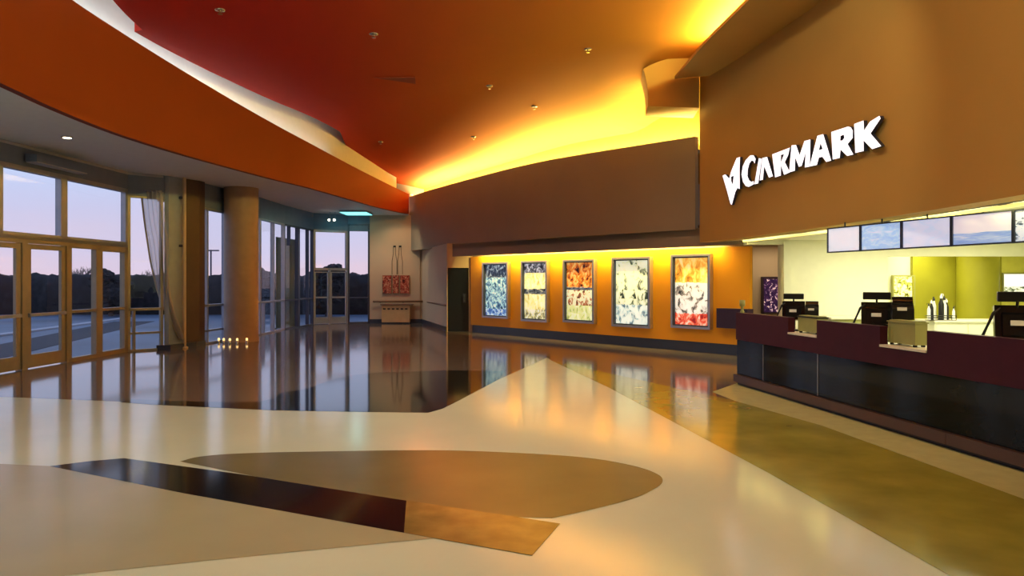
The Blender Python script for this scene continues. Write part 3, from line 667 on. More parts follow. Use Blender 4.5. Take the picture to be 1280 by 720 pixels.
def cpx(px, d):
    a, b = cp(0, d), cp(9, d); return on_line(a, b, px) * 9
TW = .937
tspec = [(992, .42, .84, 'dark sales terminal behind the first pale notch, next to the hall doorway'), (1096, .42, .92, 'dark sales terminal with wide display bar before the cream wall'), (1272, .40, .98, 'dark sales terminal cut by the frame, in front of the lit white picture')]
for i, (px, d, sc, lb) in enumerate(tspec):
    o = tp if i == 0 else copy_tree(tp)
    # yaw so that its back looks towards the hall entrance
    q = cp(cpx(px, d), d, TW); place(o, q, R(-24), sc); tag(o, lb, 'terminal', 'sales terminals on the counter')
for i, (px, d, sc, lb) in enumerate([(1015, .38, 1.0, 'black receipt printer beside the terminal next to the hall doorway'), (1128, .40, 1.25, 'black receipt printer behind the larger olive box')]):
    o = pp if i == 0 else copy_tree(pp)
    place(o, cp(cpx(px, d), d, TW + .026 if i == 1 else TW + .026), R(-24), sc); tag(o, lb, 'printer', 'receipt printers')
def olive_box(s0, s1, d0, d1, h, lb):
    r = empty('notch_box', cp((s0 + s1) / 2, (d0 + d1) / 2, .962)); tag(r, lb, 'box', 'olive boxes in the counter notches')
    m = MB(); cbox(m, s0 + .01, s1 - .01, d0 + .01, d1 - .01, .985, .985 + h); m.build('body', M['olivebox'], r)
    m = MB()
    for a in (s0 + .03, s1 - .06):
        for b in (d0 + .02, d1 - .05): m = MB(); cbox(m, a, a + .03, b, b + .03, .9625, .986); m.build('foot', M['black'], r)
    m = MB(); cbox(m, s0, s1, d0, d1, .985 + h, 1.0 + h); m.build('lid', M['black'] if s0 < 3 else M['olivebox'], r)
    m = MB(); cbox(m, s0 + .02, s1 - .02, d0 + .02, d1 - .02, 1.0 + h, 1.012 + h); m.build('top_pad', M['olivebox'], r)
olive_box(1.645, 2.13, .10, .28, .195, 'small olive box with dark lid in the notch by the hall doorway')
olive_box(3.53, 3.99, .10, .27, .235, 'larger olive box with plain lid in the second counter notch')

# cup stacks and bottles on the side counter
def bottle(r, h, mt, cap):
    o = empty('syrup_bottle')
    m = MB(); m.lathe((0, 0, 0), [(r, 0), (r, h * .6), (r * .5, h * .75), (r * .4, h * .82)], 14); m.build('body', mt, o)
    m = MB(); m.lathe((0, 0, h * .82), [(r * .5, 0), (r * .5, h * .1), (r * .2, h * .12), (r * .2, h * .18)], 10); m.tube([(0, 0, h * .98), (r * 1.2, 0, h * .98), (r * 1.4, 0, h * .9)], r * .15, 6); m.build('pump', cap, o)
    return o
bx = [1161, 1166, 1171, 1176.5, 1182, 1187, 1192]
bl = ['white pump bottle at the terminal end of the bottle row', 'dark pump bottle, second along the bottle row', 'tall white pump bottle, third along the bottle row', 'tall dark pump bottle in the middle of the bottle row', 'tall white pump bottle after the tall dark one', 'dark pump bottle, last but one in the bottle row', 'short white pump bottle at the open end of the row']
bb = {}
for i, px in enumerate(bx):
    dk = i % 2 == 1
    if dk not in bb: bb[dk] = o = bottle(.040, .42, M['black'] if dk else M['label'], M['label'] if dk else M['black'])
    else: o = copy_tree(bb[dk])
    place(o, (xj(px, 14.5), 14.5 + .05 * (i % 3), .9), random.uniform(0, 6), [.8, .95, 1.1, 1.25, 1.15, 1.0, .65][i]); tag(o, bl[i], 'bottle', 'pump bottles on the side counter')
r = empty('napkin_tray', (xj(1176, 14.28), 14.28, .9)); tag(r, 'low dark wire tray in front of the pump bottles', 'tray')
m = MB(); c = r.location; m.box((c.x - .27, 14.22, .9), (c.x + .27, 14.36, .91)); m.build('base', M['black'], r)
m = MB()
for z in (.95, .99): m.tube([(c.x - .27, 14.22, z), (c.x + .27, 14.22, z), (c.x + .27, 14.36, z), (c.x - .27, 14.36, z), (c.x - .27, 14.22, z)], .006, 6)
for k in range(7): m.tube([(c.x - .27 + k * .09, 14.22, .9), (c.x - .27 + k * .09, 14.22, 1.0)], .005, 6)
m.build('basket', M['black'], r)

# ---------------------------------------------------------------- WALL SIGN
def wall_hit(px):
    b = (px - 640) / F
    for p, q in zip(SW, SW[1:]):
        f0, f1 = p[0] - b * p[1], q[0] - b * q[1]
        if f0 * f1 <= 0:
            t = f0 / (f0 - f1); return Vector((lerp(p[0], q[0], t), lerp(p[1], q[1], t), 0)), (Vector((q[0] - p[0], q[1] - p[1], 0))).normalized()
cA = lambda L: [(900 + x / 6, 140 + y / 6) for x, y in L]
cB = lambda L: [(1000 + x / 8, 140 + y / 8) for x, y in L]
GL = [('star_emblem', [cA([(28, 478), (50, 468), (78, 500), (95, 440), (135, 345), (160, 338), (157, 420), (158, 578), (140, 570), (125, 600), (98, 697), (88, 690), (60, 585)]), cA([(92, 487), (112, 478), (106, 545), (94, 520)])]),
      ('letter_c', [cA([(278, 352), (262, 325), (238, 325), (203, 360), (180, 410), (171, 470), (183, 525), (203, 555), (225, 562), (250, 550), (266, 538), (262, 518), (245, 525), (228, 512), (216, 480), (219, 430), (231, 385), (248, 364), (262, 370), (270, 388)])]),
      ('letter_i', [cA([(268, 543), (297, 535), (325, 352), (302, 346)])]),
      ('letter_n', [cA([(308, 514), (332, 508), (342, 408), (378, 493), (408, 481), (364, 337), (328, 345)])]),
      ('letter_e', [cA([(402, 318), (536, 267), (522, 325), (497, 376), (536, 452), (492, 472), (464, 388), (492, 316), (468, 322), (468, 476), (424, 491)])]),
      ('letter_m', [[(988.3, 215.3), (991.3, 181.7), (997, 181.3), (1001.5, 194), (1007.5, 176.3), (1015, 174.4), (1014.4, 208.2), (1008, 209.4), (1009, 191), (1004, 207.5), (1000.5, 208.5), (996, 197), (995.5, 213.5)]]),
      ('letter_a', [cB([(112, 545), (190, 238), (250, 222), (330, 485), (280, 500), (240, 448), (207, 455), (185, 530)]), cB([(206, 382), (222, 312), (243, 370)])]),
      ('letter_r', [cB([(330, 200), (500, 145), (528, 155), (546, 185), (545, 260), (495, 320), (552, 425), (490, 440), (424, 375), (415, 460), (345, 475)]), cB([(424, 240), (455, 225), (463, 258), (442, 285), (420, 287)])]),
      ('letter_k', [cB([(560, 120), (655, 85), (660, 185), (720, 95), (815, 38), (826, 65), (725, 215), (832, 340), (742, 372), (655, 285), (657, 390), (572, 410)])])]
wp, wt = wall_hit(1000)
SG = empty('wall_sign_lettering', (wp.x - .1, wp.y, 2.9)); tag(SG, 'white illuminated CINEMARK letters with a star emblem on the curved tan wall', 'sign')
for nm, loops in GL:
    cx = sum(p[0] for p in loops[0]) / len(loops[0])
    P, u = wall_hit(cx); n = Vector((u.y, -u.x, 0)); v = Vector((0, 0, 1))
    O = P + n * .07
    cu = bpy.data.curves.new(nm, 'CURVE'); cu.dimensions = '2D'; cu.fill_mode = 'BOTH'; cu.extrude = .028
    for lp in loops:
        sp = cu.splines.new('POLY'); sp.points.add(len(lp) - 1); sp.use_cyclic_u = True
        for i, (x, y) in enumerate(lp):
            ray = Vector(((x - 640) / F, 1, (350 - y) / F)); cam = Vector((0, 0, EYE))
            t = (O - cam).dot(n) / ray.dot(n); h = cam + ray * t - O
            sp.points[i].co = (h.dot(u), h.z, 0, 1)
    co = bpy.data.objects.new(nm + '_tmp', cu); COL.objects.link(co)
    dg = bpy.context.evaluated_depsgraph_get(); me = bpy.data.meshes.new_from_object(co.evaluated_get(dg))
    bpy.data.objects.remove(co); bpy.data.curves.remove(cu)
    me.name = nm
    rot = Matrix((u, v, n)).transposed().to_4x4()
    me.materials.clear(); me.materials.append(M['signface']); me.materials.append(M['signside'])
    for p in me.polygons: p.material_index = 0 if p.normal.z > .7 else 1; p.use_smooth = False
    me.transform(Matrix.Translation(O - SG.location) @ rot)
    ob = bpy.data.objects.new(nm, me); COL.objects.link(ob); ob.parent = SG

# ---------------------------------------------------------------- BACK LEFT WALL DISPLAY
BY = 28.3
def wbox(px0, px1, y0, y1, Y0=BY - .03, Y1=28.35, mt=None, name='x', par=None):
    a = PY(px0, y1, Y0); b = PY(px1, y0, Y0); m = MB(); m.box((a.x, Y0, a.z), (b.x, Y1, b.z)); return m.build(name, mt, par)
redm = lambda k: art('red printed board %d' % k, [(0, 1, 4, 8, [(.36, (45, 25, 25)), (.46, (165, 55, 40)), (.56, (200, 120, 90)), (.7, (225, 190, 150))])], 0, 30 + k * 4)
rl = ['pale red printed board beside the glass wall', 'dark red narrow printed board between two wider ones', 'black and red printed board next to the wall corner']
for k, (a, b) in enumerate(((478, 489.5), (490.5, 499), (500, 512))):
    r = empty('printed_picture', (PY((a + b) / 2, 0, BY).x, BY, PY(0, 367, BY).z)); tag(r, rl[k], 'board', 'red printed boards on the back wall')
    p0, p1 = PY(a, 367, BY), PY(b, 344, BY)
    m = MB(); m.box((p0.x, BY - .02, p0.z), (p1.x, 28.35, p1.z)); m.build('board', M['rail'], r)
    m = MB(); m.add([(p0.x + .015, BY - .023, p0.z + .015), (p1.x - .015, BY - .023, p0.z + .015), (p1.x - .015, BY - .023, p1.z - .015), (p0.x + .015, BY - .023, p1.z - .015)], [[0, 1, 2, 3]]); m.build('print', redm(k), r, uv=[(0, 0), (1, 0), (1, 1), (0, 1)])
def bottle_line(px, nm, lb):
    r = empty('bottle_outline', (PY(px, 0, BY).x, BY + .03, PY(0, 343, BY).z)); tag(r, lb, 'wall art', 'bottle line drawings on the back wall')
    m = MB()
    prof = [(-3, 343), (-3, 326), (-1.5, 318), (-1.4, 309), (1.4, 309), (1.5, 318), (3, 326), (3, 343)]
    m.tube([tuple(PY(px + a, y, BY + .035)) for a, y in prof], .009, 6); m.build('outline', M['pier'], r)
    m = MB(); a, b = PY(px - 1.6, 309, BY), PY(px + 1.6, 307, BY); m.box((a.x, BY + .02, a.z), (b.x, 28.35, b.z)); m.build('cap', M['black'], r)
bottle_line(493, 'a', 'drawn bottle outline over the pale red board'); bottle_line(500, 'b', 'drawn bottle outline over the dark red boards')
r = empty('display_bench', (PY(495, 0, BY).x, 28.0, 0)); tag(r, 'pale timber counter bench below the red boards', 'bench')
a, b = PY(477, 0, 28.05), PY(512, 0, 28.05)
m = MB(); m.box((a.x, 28.05, .05), (b.x, 28.33, .72)); m.build('front', mat('pale yellow timber', (.62, .42, .20), .5), r)
m = MB(); m.bbox((a.x - .05, 28.0, .72), (b.x + .12, 28.33, .77), .01); m.build('top', M['rail'], r)
m = MB(); m.box((a.x + .02, 28.08, 0), (b.x - .02, 28.33, .05)); m.build('plinth', M['base'], r)
for k in range(6):
    m = MB(); m.box((a.x + .06 + k * .17, 28.035, .55), (a.x + .16 + k * .17, 28.05, .6)); m.build('printed_mark', M['black'], r)['label'] = 'small black printed mark'
# handrail
r = empty('handrail', (-2.9, 26, .84)); tag(r, 'brown timber handrail along the recessed beige wall', 'handrail')
hp = offset([(-3.42, 28.28), (-2.13, 23.8)], .05)
m = MB(); m.tube([(-5.45, 28.22, .86), (-3.5, 28.22, .86), (hp[0][0], hp[0][1], .86), (hp[1][0], hp[1][1], .86)], .035, 8); m.build('rail', M['rail'], r)
for q in ((-5.2, 28.22), (-4.3, 28.22), lerp2(hp[0], hp[1], .3), lerp2(hp[0], hp[1], .8)):
    m = MB(); m.tube([(q[0], q[1], .84), (q[0] + .03, q[1] + .1, .80)], .012, 6); m.build('bracket', M['darkmetal'], r)

# ---------------------------------------------------------------- CURTAIN, POLE, FLOOR GLINTS
mc = bpy.data.materials.new('sheer curtain cloth'); mc.use_nodes = True; nt = mc.node_tree; nt.nodes.clear()
o_ = nt.nodes.new('ShaderNodeOutputMaterial'); mx = nt.nodes.new('ShaderNodeMixShader'); t1 = nt.nodes.new('ShaderNodeBsdfTransparent'); t2 = nt.nodes.new('ShaderNodeMixShader')
d1 = nt.nodes.new('ShaderNodeBsdfDiffuse'); d2 = nt.nodes.new('ShaderNodeBsdfTranslucent'); d1.inputs[0].default_value = (.7, .62, .55, 1); d2.inputs[0].default_value = (.75, .75, .8, 1)
wv = nt.nodes.new('ShaderNodeTexNoise'); wv.inputs['Scale'].default_value = 180
nt.links.new(d1.outputs[0], t2.inputs[1]); nt.links.new(d2.outputs[0], t2.inputs[2]); nt.links.new(t1.outputs[0], mx.inputs[1]); nt.links.new(t2.outputs[0], mx.inputs[2]); mx.inputs[0].default_value = .6
nt.links.new(mx.outputs[0], o_.inputs[0])
CR = catmull([(176, 238), (180, 275), (185, 305), (190, 335), (197, 365), (207, 390), (218, 410), (225, 424)], 4)
nU = 22; vs = []; fs = []
for k, (px, py) in enumerate(CR):
    Yc = 17.3 + .55 * k / (len(CR) - 1)
    wid = 26 if py < 300 else max(6, 26 - (py - 300) * .165)
    L_ = PY(px, py, Yc); 
    for j in range(nU + 1):
        p = PY(min(px + wid * j / nU, 229), py, Yc)
        amp = .05
        vs.append((p.x, p.y + amp * math.sin(j * 1.45 + .3 * math.sin(k * .5)), p.z))
for k in range(len(CR) - 1):
    for j in range(nU): a = k * (nU + 1) + j; fs.append([a, a + 1, a + nU + 2, a + nU + 1])
r = empty('gathered_curtain', (-8.35, 17.6, .3)); tag(r, 'sheer pale curtain swept and gathered against the pier by the entrance glass', 'curtain')
m = MB(); m.add(vs, fs, 0, True); m.build('cloth', mc, r)
m = MB(); m.tube([(vs[k * (nU + 1)]) for k in range(len(CR))], .022, 6); m.build('hem', M['post'], r)
m = MB(); m.tube([tuple(PY(174, 237, 17.25)), tuple(PY(204, 241, 17.35))], .02, 8); m.build('curtain_rod', M['alu'], r)
r = empty('timber_pole', (PY(230.5, 0, 17.95).x, 17.95, 0)); tag(r, 'slender pale timber pole standing before the dark pier', 'pole'); c = r.location
m = MB(); m.lathe((c.x, c.y, 0.0), [(.042, 0), (.042, 4.25)], 12); m.build('shaft', M['post'], r)
m = MB(); m.lathe((c.x, c.y, 0), [(.09, 0), (.09, .03), (.05, .05)], 14); m.build('foot', M['post'], r)
for z in (2.55, 3.75):
    m = MB(); m.bar((c.x, c.y, z), (c.x - .12, c.y - .02, z), .05, .06); m.build('bracket', M['darkmetal'], r)
g0 = empty('floor_glint')  # glowing bodies added in place of golden reflections by the column
m = MB(); m.lathe((0, 0, 0), [(.035, 0), (.035, .06), (.028, .07)], 12); m.build('body', M['chrome'], g0)
m = MB(); m.lathe((0, 0, .07), [(.028, 0), (.028, .05), (.012, .065)], 12); m.build('lamp', M['gold'], g0)
for i, (dx, dy) in enumerate(((-.40, -.55), (-.24, -.62), (-.06, -.66), (.13, -.64), (.36, -.56))):
    o = g0 if i == 0 else copy_tree(g0); o.location = (CX + dx, CY + dy, 0)
    tag(o, 'small glowing stand-in for a golden reflection at the foot of the round column', 'light', 'glowing stand-ins for golden reflections at the foot of the column')

# ---------------------------------------------------------------- CEILING FITTINGS
def spr_at(px, py):
    ray = Vector(((px - 640) / F, 1, (350 - py) / F))
    y = 3.0
    while y < 30:
        p = Vector((0, 0, EYE)) + ray * y
        if p.z >= ceil_z(p.x, p.y): return p
        y += .02
def sprinkler():
    r = empty('ceiling_sprinkler')
    m = MB(); m.lathe((0, 0, -.02), [(.085, .02), (.08, .0), (.03, -.005)], 16); m.build('plate', M['chrome'], r)
    m = MB(); m.tube([(0, 0, -.02), (0, 0, -.07)], .015, 8); m.lathe((0, 0, -.08), [(.04, 0), (.04, .008)], 12); m.build('head', M['chrome'], r)
    return r
s0 = sprinkler()
sl = [(467, 42, 'small round sprinkler head on the red part of the ceiling near the ajar panel'), (735, 61, 'sprinkler head on the orange ceiling, closest to the bright sign cove'), (612, 107, 'sprinkler head in the middle of the orange ceiling'), (668, 133, 'sprinkler head below and beside the middle one on the orange ceiling'), (592, 171, 'sprinkler head above the yellow cove light at mid wall'), (476, 177, 'sprinkler head beside the tip of the white ceiling strip'), (275, 12, 'sprinkler head on the dark red ceiling near the white strip')]
for i, (px, py, lb) in enumerate(sl):
    o = s0 if i == 0 else copy_tree(s0); o.location = spr_at(px, py); tag(o, lb, 'sprinkler', 'ceiling sprinkler heads')
# panel ajar in the ceiling
q = [spr_at(*p) for p in ((467, 96), (519, 95), (519.5, 103.5), (490, 99))]
for v in q: v.z -= .01
m = MB(); m.prism(q, (0, 0, -.02)); o = m.build('ceiling_hatch', M['darkred']); tag(o, 'dark wedge shaped hatch hanging slightly open in the red ceiling', 'hatch')
def downlight(name, loc, lb, grp=None, rad=.09):
    r = empty(name, loc); tag(r, lb, 'light', grp); x, y, z = loc
    m = MB(); m.lathe((x, y, z - .02), [(rad, 0), (rad, .02), (rad * .8, .02)], 18); m.build('trim_ring', M['chrome'], r)
    m = MB(); m.lathe((x, y, z - .026), [(rad * .75, 0), (rad * .75, .008)], 18); m.build('lens', M['lamp'], r)
p = PZ(84, 171, 4.25); downlight('recessed_downlight', (p.x, p.y, 4.25), 'small lit downlight in the grey soffit above the entrance doors')
for px, lb in ((411.5, 'small white spotlight under the dark band, on the curtain side of the pair'), (418, 'small white spotlight under the dark band, on the back wall side of the pair')):
    q = PY(px, 275, 26.9); r = empty('band_spotlight', q); tag(r, lb, 'light', 'pair of spotlights on the dark band')
    m = MB(); m.tube([q + Vector((0, .12, .02)), q + Vector((0, -.02, 0))], .05, 12); m.tube([q + Vector((0, .12, .02)), q + Vector((0, .12, 1.0))], .008, 6); m.build('housing', M['alu'], r)
    m = MB(); m.tube([q + Vector((0, -.02, 0)), q + Vector((0, -.035, 0))], .045, 12); m.build('lens', M['lamp'], r)
# added glowing box standing in for a cyan glow on the soffit
q0 = q = PZ(446, 266, 4.22); q0.z = q.z = 4.205; r = empty('cyan_glow_stand_in', q); tag(r, 'added cyan box standing in for the glow on the soffit by the back glass corner', 'light')
m = MB(); m.box(q + Vector((-.5, -.7, -.02)), q + Vector((.5, .5, .03))); m.build('housing', M['alu'], r)
m = MB(); m.box(q + Vector((-.48, -.69, -.035)), q + Vector((.48, .48, -.02))); m.build('lens', M['cyan'], r)
# door closer shelf above entrance
q = ptE(62); r = empty('air_curtain', (q[0] + .15, q[1], 4.0)); tag(r, 'slim pale air curtain unit on the dark band over the entrance doors', 'heater')
d = Vector((E1[0] - E0[0], E1[1] - E0[1], 0)).normalized(); a = Vector((q[0] + .05, q[1], 3.93)) - d * .75; b = a + d * 1.5
m = MB(); m.prism([a, b, b + Vector((.22, 0, 0)), a + Vector((.22, 0, 0))], (0, 0, .14)); m.build('case', M['band'], r)
m = MB(); m.prism([a + Vector((.02, 0, -.02)), b + Vector((.02, 0, -.02)), b + Vector((.23, 0, -.02)), a + Vector((.23, 0, -.02))], (0, 0, .02)); m.build('lower_edge', M['curb'], r)

# ---------------------------------------------------------------- OUTSIDE
mb = MB(); mb.box((-140, -60, -.4), (60, 160, -.22)); struct(mb.build('ground_outside', M['asphalt']))
for i, (a, b, w, mt, h) in enumerate(((PZ(-60, 452, -.22), PZ(168, 402, -.22), 1.7, 'road', .02), (PZ(-60, 428, -.22), PZ(160, 398, -.22), .45, 'curb', .12), (PZ(-300, 392, -.22), PZ(470, 391, -.22), .5, 'curb', .14))):
    m = MB(); m.bar(a, b, w, h); struct(m.build(('road_outside', 'curb_outside', 'curb_far')[i], M[mt]))
def blob(rx, rz, seed, n=3):
    bm = bmesh.new(); bmesh.ops.create_icosphere(bm, subdivisions=n, radius=1)
    vs = []
    for v in bm.verts:
        k = 1 + .28 * noise.noise(v.co * 2.1 + Vector((seed, 0, 0))) + .14 * noise.noise(v.co * 6 + Vector((0, seed, 0)))
        vs.append(Vector((v.co.x * rx * k, v.co.y * rx * k, v.co.z * rz * k)))
    fs = [[v.index for v in f.verts] for f in bm.faces]; bm.free(); return vs, fs
def tree(kind):
    r = empty('dark_tree'); m = MB()
    for k in range(4):
        vs, fs = blob(.95, .75, kind * 9 + k, 4); o = Vector((random.uniform(-.6, .6), random.uniform(-.3, .3), 1.0 + .5 * k * random.uniform(.5, .9)))
        m.add([v + o for v in vs], fs)
    m.build('foliage', M['foliage'], r)
    m = MB(); m.tube([(0, 0, -.3), (0, 0, 1.2)], .09, 8); m.build('trunk', M['bark'], r)
    return r
protos = [tree(k) for k in range(3)]
used = [0, 0, 0]
xs = [-45 + 2.75 * i for i in range(16)]
for i, x in enumerate(xs):
    k = (i * 7 + i // 3) % 3; o = protos[k] if not used[k] else copy_tree(protos[k]); used[k] = 1
    sc = random.uniform(.9, 1.12); place(o, (x, 44.6, -.22), random.uniform(0, 6), 1); o.scale = (.9, .8, sc * .72)
    tag(o, 'dark evergreen tree in the hedge row beyond the parking lot', 'tree', 'dark trees beyond the parking lot')
r = empty('hedge', (-27, 40.5, -.22)); tag(r, 'long dark clipped hedge across the parking lot, under the tree tops', 'hedge')
m = MB()
nx, nz = 240, 8; rings = []
for i in range(nx + 1):
    x = -56 + 52 * i / nx; ring = []
    for yy, zz in ((-.6, -.3), (-.75, .5), (-.7, 1.3), (-.45, 1.85), (0, 2.0), (.45, 1.85), (.7, 1.2), (.75, -.3)):
        k = .16 * noise.noise(Vector((x * 1.4, yy * 2, zz * 2))) + .1 * noise.noise(Vector((x * 4, yy * 3, zz * 4)))
        ring.append((x, 40.5 + yy * (1 + k), zz + k * 1.3 if zz > 0 else zz))
    rings.append(ring)
m.add([v for rg in rings for v in rg], [[i * nz + j, i * nz + j + 1, (i + 1) * nz + j + 1, (i + 1) * nz + j] for i in range(nx) for j in range(nz - 1)], 0, True)
m.build('foliage', M['foliage'], r)
def bare(loc, h, seed, lb):
    rd = random.Random(seed); r = empty('bare_tree', loc); tag(r, lb, 'tree'); m = MB(); L = Vector(loc)
    def br(p, d, ln, rad, lev):
        q = p + d * ln; m.tube([p, (p + q) / 2 + Vector((rd.uniform(-.04, .04) * ln, 0, 0)), q], [rad, rad * .8, rad * .6], 5)
        if lev == 0: return
        for _ in range(4 if lev > 1 else 3):
            e = (d + Vector((rd.uniform(-.8, .8), rd.uniform(-.8, .8), rd.uniform(-.1, .5)))).normalized(); br(p + d * ln * rd.uniform(.55, 1), e, ln * .62, rad * .55, lev - 1)
    br(L, Vector((0, 0, 1)), h * .42, .09, 4); m.build('branches', M['bark'], r)
bare((-25.8, 42.9, -.22), 3.4, 3, 'bare branched tree above the hedge seen through the second door')
bare((-22.2, 42.9, -.22), 2.9, 5, 'small bare tree above the hedge seen beside the door leaf')
bare((-20.0, 42.9, -.22), 3.3, 8, 'bare tree above the hedge seen through the curtain window')
def tall(loc, s, lb):
    r = empty('tall_tree', loc); tag(r, lb, 'tree'); L = Vector(loc); m = MB()
    for k in range(7):
        vs, fs = blob(.9 * s, .75 * s, 40 + k + loc[0], 4); o = L + Vector((random.uniform(-.9, .9) * s, random.uniform(-.4, .4), (1.3 + .5 * k) * s * .8)); m.add([v + o for v in vs], fs)
    m.build('foliage', M['foliage'], r)
    m = MB(); m.tube([L, L + Vector((0, 0, 2 * s))], .12, 8); m.build('trunk', M['bark'], r)
tall((-9.76, 38.0, -.22), .66, 'tall dark tree rising behind the back glass doors')
tall((-21.3, 38.2, -.22), .6, 'round topped dark tree behind the last entrance sidelight')
tall((-12.9, 37.2, -.22), .62, 'dark tree behind the leaning green board')
q = PY(353, 388, 25.6); 
r = empty('green_board', (-8.4, 25.5, -.22)); tag(r, 'tall dark grey green board standing outside the curved glass', 'board')
a, b = PY(345, 296, 25.2), PY(369, 299.5, 25.9); a.x -= .0
m = MB(); m.prism([(a.x, 25.2, -.0), (b.x, 25.9, -.0), (b.x, 25.9, b.z), (a.x, 25.2, a.z)], (-.02, .03, 0)); m.build('face', M['panelgreen'], r)
m = MB(); m.bar((b.x + .03, 25.93, -.22), (b.x + .03, 25.93, b.z + .02), .08, .08); m.bar((a.x - .02, 25.22, -.22), (a.x - .02, 25.22, 0.02), .05, .05); m.build('edge_post', M['black'], r)
r = empty('light_pole', (-18.9, 45.2, -.22)); tag(r, 'thin parking lot light pole beyond the glass beside the column', 'pole'); c = r.location
m = MB(); m.tube([(c.x, c.y, -.22), (c.x, c.y, 3.6)], .05, 8); m.build('mast', M['darkmetal'], r)
m = MB(); m.bar((c.x - .5, c.y, 3.55), (c.x + .5, c.y, 3.55), .12, .08); m.build('lamp_arm', M['darkmetal'], r)

# ---------------------------------------------------------------- LIGHTS
def area(name, loc, rot, sx, sy, power, col, spread=None):
    l = bpy.data.lights.new(name, 'AREA'); l.shape = 'RECTANGLE'; l.size = sx; l.size_y = sy; l.energy = power; l.color = col
    if spread: l.spread = R(spread)
    o = bpy.data.objects.new(name, l); COL.objects.link(o); o.location = loc; o.rotation_euler = rot; return o
def aim(o, d, along):
    z = -Vector(d).normalized(); x = Vector(along).normalized(); x = (x - z * x.dot(z)).normalized(); y = z.cross(x)
    o.rotation_euler = Matrix((x, y, z)).transposed().to_euler()
def strip_light(name, poly, z, d, w, per_m, col, n, spread=None):
    P = resample(poly, n + 1)
    for a, b in zip(P, P[1:]):
        L = math.dist(a, b); o = area(name, ((a[0] + b[0]) / 2, (a[1] + b[1]) / 2, z), (0, 0, 0), L, w, per_m * L, col, spread)
        dd = d((a, b)) if callable(d) else d
        aim(o, dd, (b[0] - a[0], b[1] - a[1], 0))
YEL = (.95, .82, .33)
strip_light('cove_lamp', offset(drum, -.32), 4.8, (-.25, -.2, 1), .25, 70, YEL, 14)
strip_light('cove_lamp', [(p[0] + .5, p[1]) for p in lA if 0 < p[1] < 15.0], 6.38, (-1, 0, .5), .2, 60, (1, .8, .22), 12)
strip_light('panel_lamp', [pw(-.7, .29)[:2], pw(8.6, .29)[:2]], 2.68, (.33, .29, -1), .07, 36, (1, .80, .22), 6)
# kitchen ceiling panels
for x, y, sx, sy, pw_ in ((7.4, 13.4, 2.4, 2.2, 92), (9.6, 13.4, 1.4, 2.2, 66), (7.6, 9.4, 2.2, 3.0, 120), (8, 5, 3, 3, 90)):
    area('kitchen_panel', (x, y, 2.545), (0, 0, 0), sx, sy, pw_, (1, .95, .66))
strip_light('soffit_lamp', [(p[0] + .42, p[1]) for p in SW if 3 < p[1] < 15.5], 2.54, (0, 0, -1), .1, 10, (1, .85, .25), 5)
for x, y in ((9.2, 16.1), (10.6, 16.1)): area('alcove_lamp', (x, y, 2.48), (0, 0, 0), .8, .3, 22, (1, .95, .5))
area('hall_lamp', (6.4, 17.2, 2.55), (0, 0, 0), 1, .6, 14, (1, .8, .5))
# cool fill added in the slot behind the fascia to whiten the frieze
for a, b in zip(fz, fz[2:]):
    if 6.5 < a[1] < 22 and (fz.index(a) % 2 == 0):
        L = math.dist(a[:2], b[:2]); nx, ny = (b[1] - a[1]) / L, -(b[0] - a[0]) / L
        k = 5.6 if a[1] < 15 else 5.6 * (24 - a[1]) / 9
        o = area('frieze_fill', ((a[0] + b[0]) / 2 - .22 * nx, (a[1] + b[1]) / 2 - .22 * ny, (a[2] + b[2]) / 2 - .22), (0, 0, 0), L, .08, k * L, (.90, .97, 1), 140); aim(o, (-nx, -ny, 1.0), (b[0] - a[0], b[1] - a[1], 0))
# added spots without fittings that brighten the foyer floor
def spot(name, loc, d, power, col, ang, blend=.6, rad=.08):
    l = bpy.data.lights.new(name, 'SPOT'); l.energy = power; l.color = col; l.spot_size = R(ang); l.spot_blend = blend; l.shadow_soft_size = rad
    o = bpy.data.objects.new(name, l); COL.objects.link(o); o.location = loc; aim(o, d, (1, 0.01, 0)); return o
for x, y in ((-3.5, 3), (0, 2.5), (-3, 8), (.5, 7.5), (-2, 13), (1.2, 12)):
    spot('foyer_fill', (x, y, ceil_z(x, y) - .05), (0, 0, -1), 255, (1, .95, .78), 110, .8)
q = PZ(84, 171, 4.25); spot('soffit_spot', (q.x, q.y, 4.2), (0, 0, -1), 60, (1, .85, .65), 90)
for x, y in ((-6, 24.2), (-5, 26.8)): spot('soffit_spot', (x, y, 4.2), (0, 0, -1), 50, (1, .85, .65), 120)
l = bpy.data.lights.new('cyan_glow', 'POINT'); l.energy = 3.5; l.color = (.2, .9, 1); l.shadow_soft_size = .2; o = bpy.data.objects.new('cyan_glow', l); COL.objects.link(o); o.location = (q0.x, q0.y, 3.9)  # added point light that tints the soffit cyan
spot('sign_fill', (1.8, 3.5, 6.3), (3.2, 4.2, -2.6), 420, (1, .86, .5), 80)  # unseen spots added to brighten the sign wall
spot('sign_fill', (1.8, 8.5, 6.4), (3.1, 3.2, -2.8), 160, (1, .86, .5), 80)
spot('wall_spot', (-4.4, 26.6, 4.2), (0, 1, -1.2), 75, (1, .8, .5), 90)

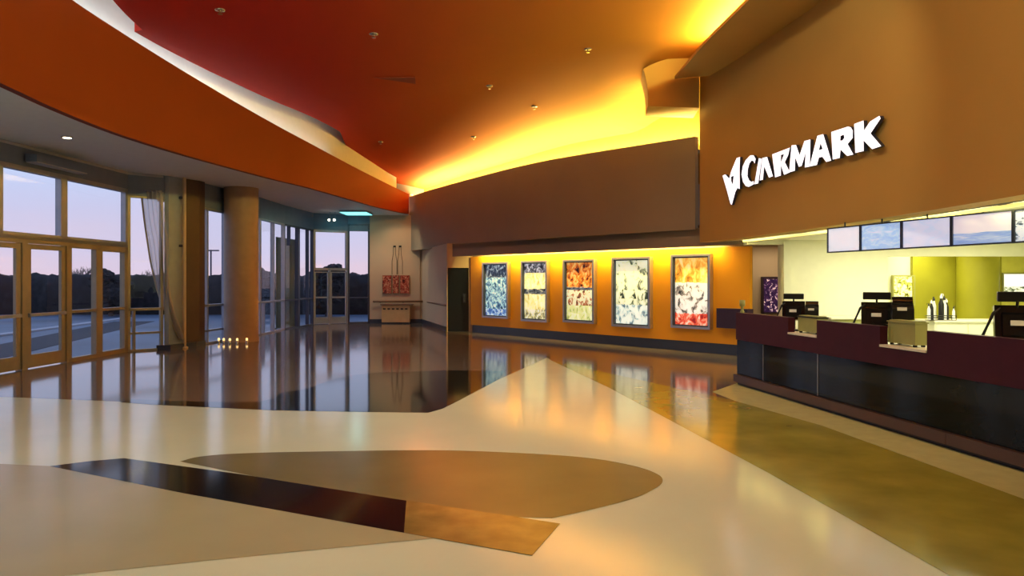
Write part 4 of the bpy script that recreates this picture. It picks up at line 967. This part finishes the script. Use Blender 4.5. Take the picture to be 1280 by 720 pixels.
# ---------------------------------------------------------------- WORLD
w = bpy.data.worlds.new('dusk sky'); SC.world = w; w.use_nodes = True; nt = w.node_tree; nt.nodes.clear()
o_ = nt.nodes.new('ShaderNodeOutputWorld'); bg = nt.nodes.new('ShaderNodeBackground'); tc = nt.nodes.new('ShaderNodeTexCoord'); sp = nt.nodes.new('ShaderNodeSeparateXYZ'); rp = nt.nodes.new('ShaderNodeValToRGB')
mp = nt.nodes.new('ShaderNodeMapping'); mp.inputs['Scale'].default_value = (1.2, 1.2, 7); nz = nt.nodes.new('ShaderNodeTexNoise'); nz.inputs['Scale'].default_value = 2.2; nz.inputs['Detail'].default_value = 5
ad = nt.nodes.new('ShaderNodeMath'); ad.operation = 'MULTIPLY_ADD'; ad.inputs[1].default_value = .12
nt.links.new(tc.outputs['Generated'], sp.inputs[0]); nt.links.new(tc.outputs['Generated'], mp.inputs[0]); nt.links.new(mp.outputs[0], nz.inputs['Vector'])
nt.links.new(nz.outputs['Fac'], ad.inputs[0]); nt.links.new(sp.outputs['Z'], ad.inputs[2]); nt.links.new(ad.outputs[0], rp.inputs[0])
el = rp.color_ramp.elements
st = [(.0, (200, 175, 190)), (.07, (226, 200, 212)), (.13, (205, 200, 225)), (.2, (196, 206, 236)), (.32, (205, 210, 232)), (.6, (150, 170, 215))]
while len(el) < len(st): el.new(.5)
for e, (p_, c) in zip(el, st): e.position = p_; e.color = lin(c) + (1,)
nt.links.new(rp.outputs[0], bg.inputs[0]); bg.inputs[1].default_value = 1.22; nt.links.new(bg.outputs[0], o_.inputs[0])

# ---------------------------------------------------------------- CAMERA
cd = bpy.data.cameras.new('camera'); cam = bpy.data.objects.new('camera', cd); COL.objects.link(cam)
cam.location = (0, 0, EYE); cam.rotation_euler = (R(90), 0, 0)
cd.sensor_width = 36; cd.lens = F / 1280 * 36; cd.shift_y = -10 / 1280; cd.clip_end = 500
SC.camera = cam
SC.view_settings.view_transform = 'Standard'; SC.view_settings.look = 'None'; SC.view_settings.gamma = 1; SC.view_settings.exposure = 0
SC.view_settings.use_curve_mapping = False
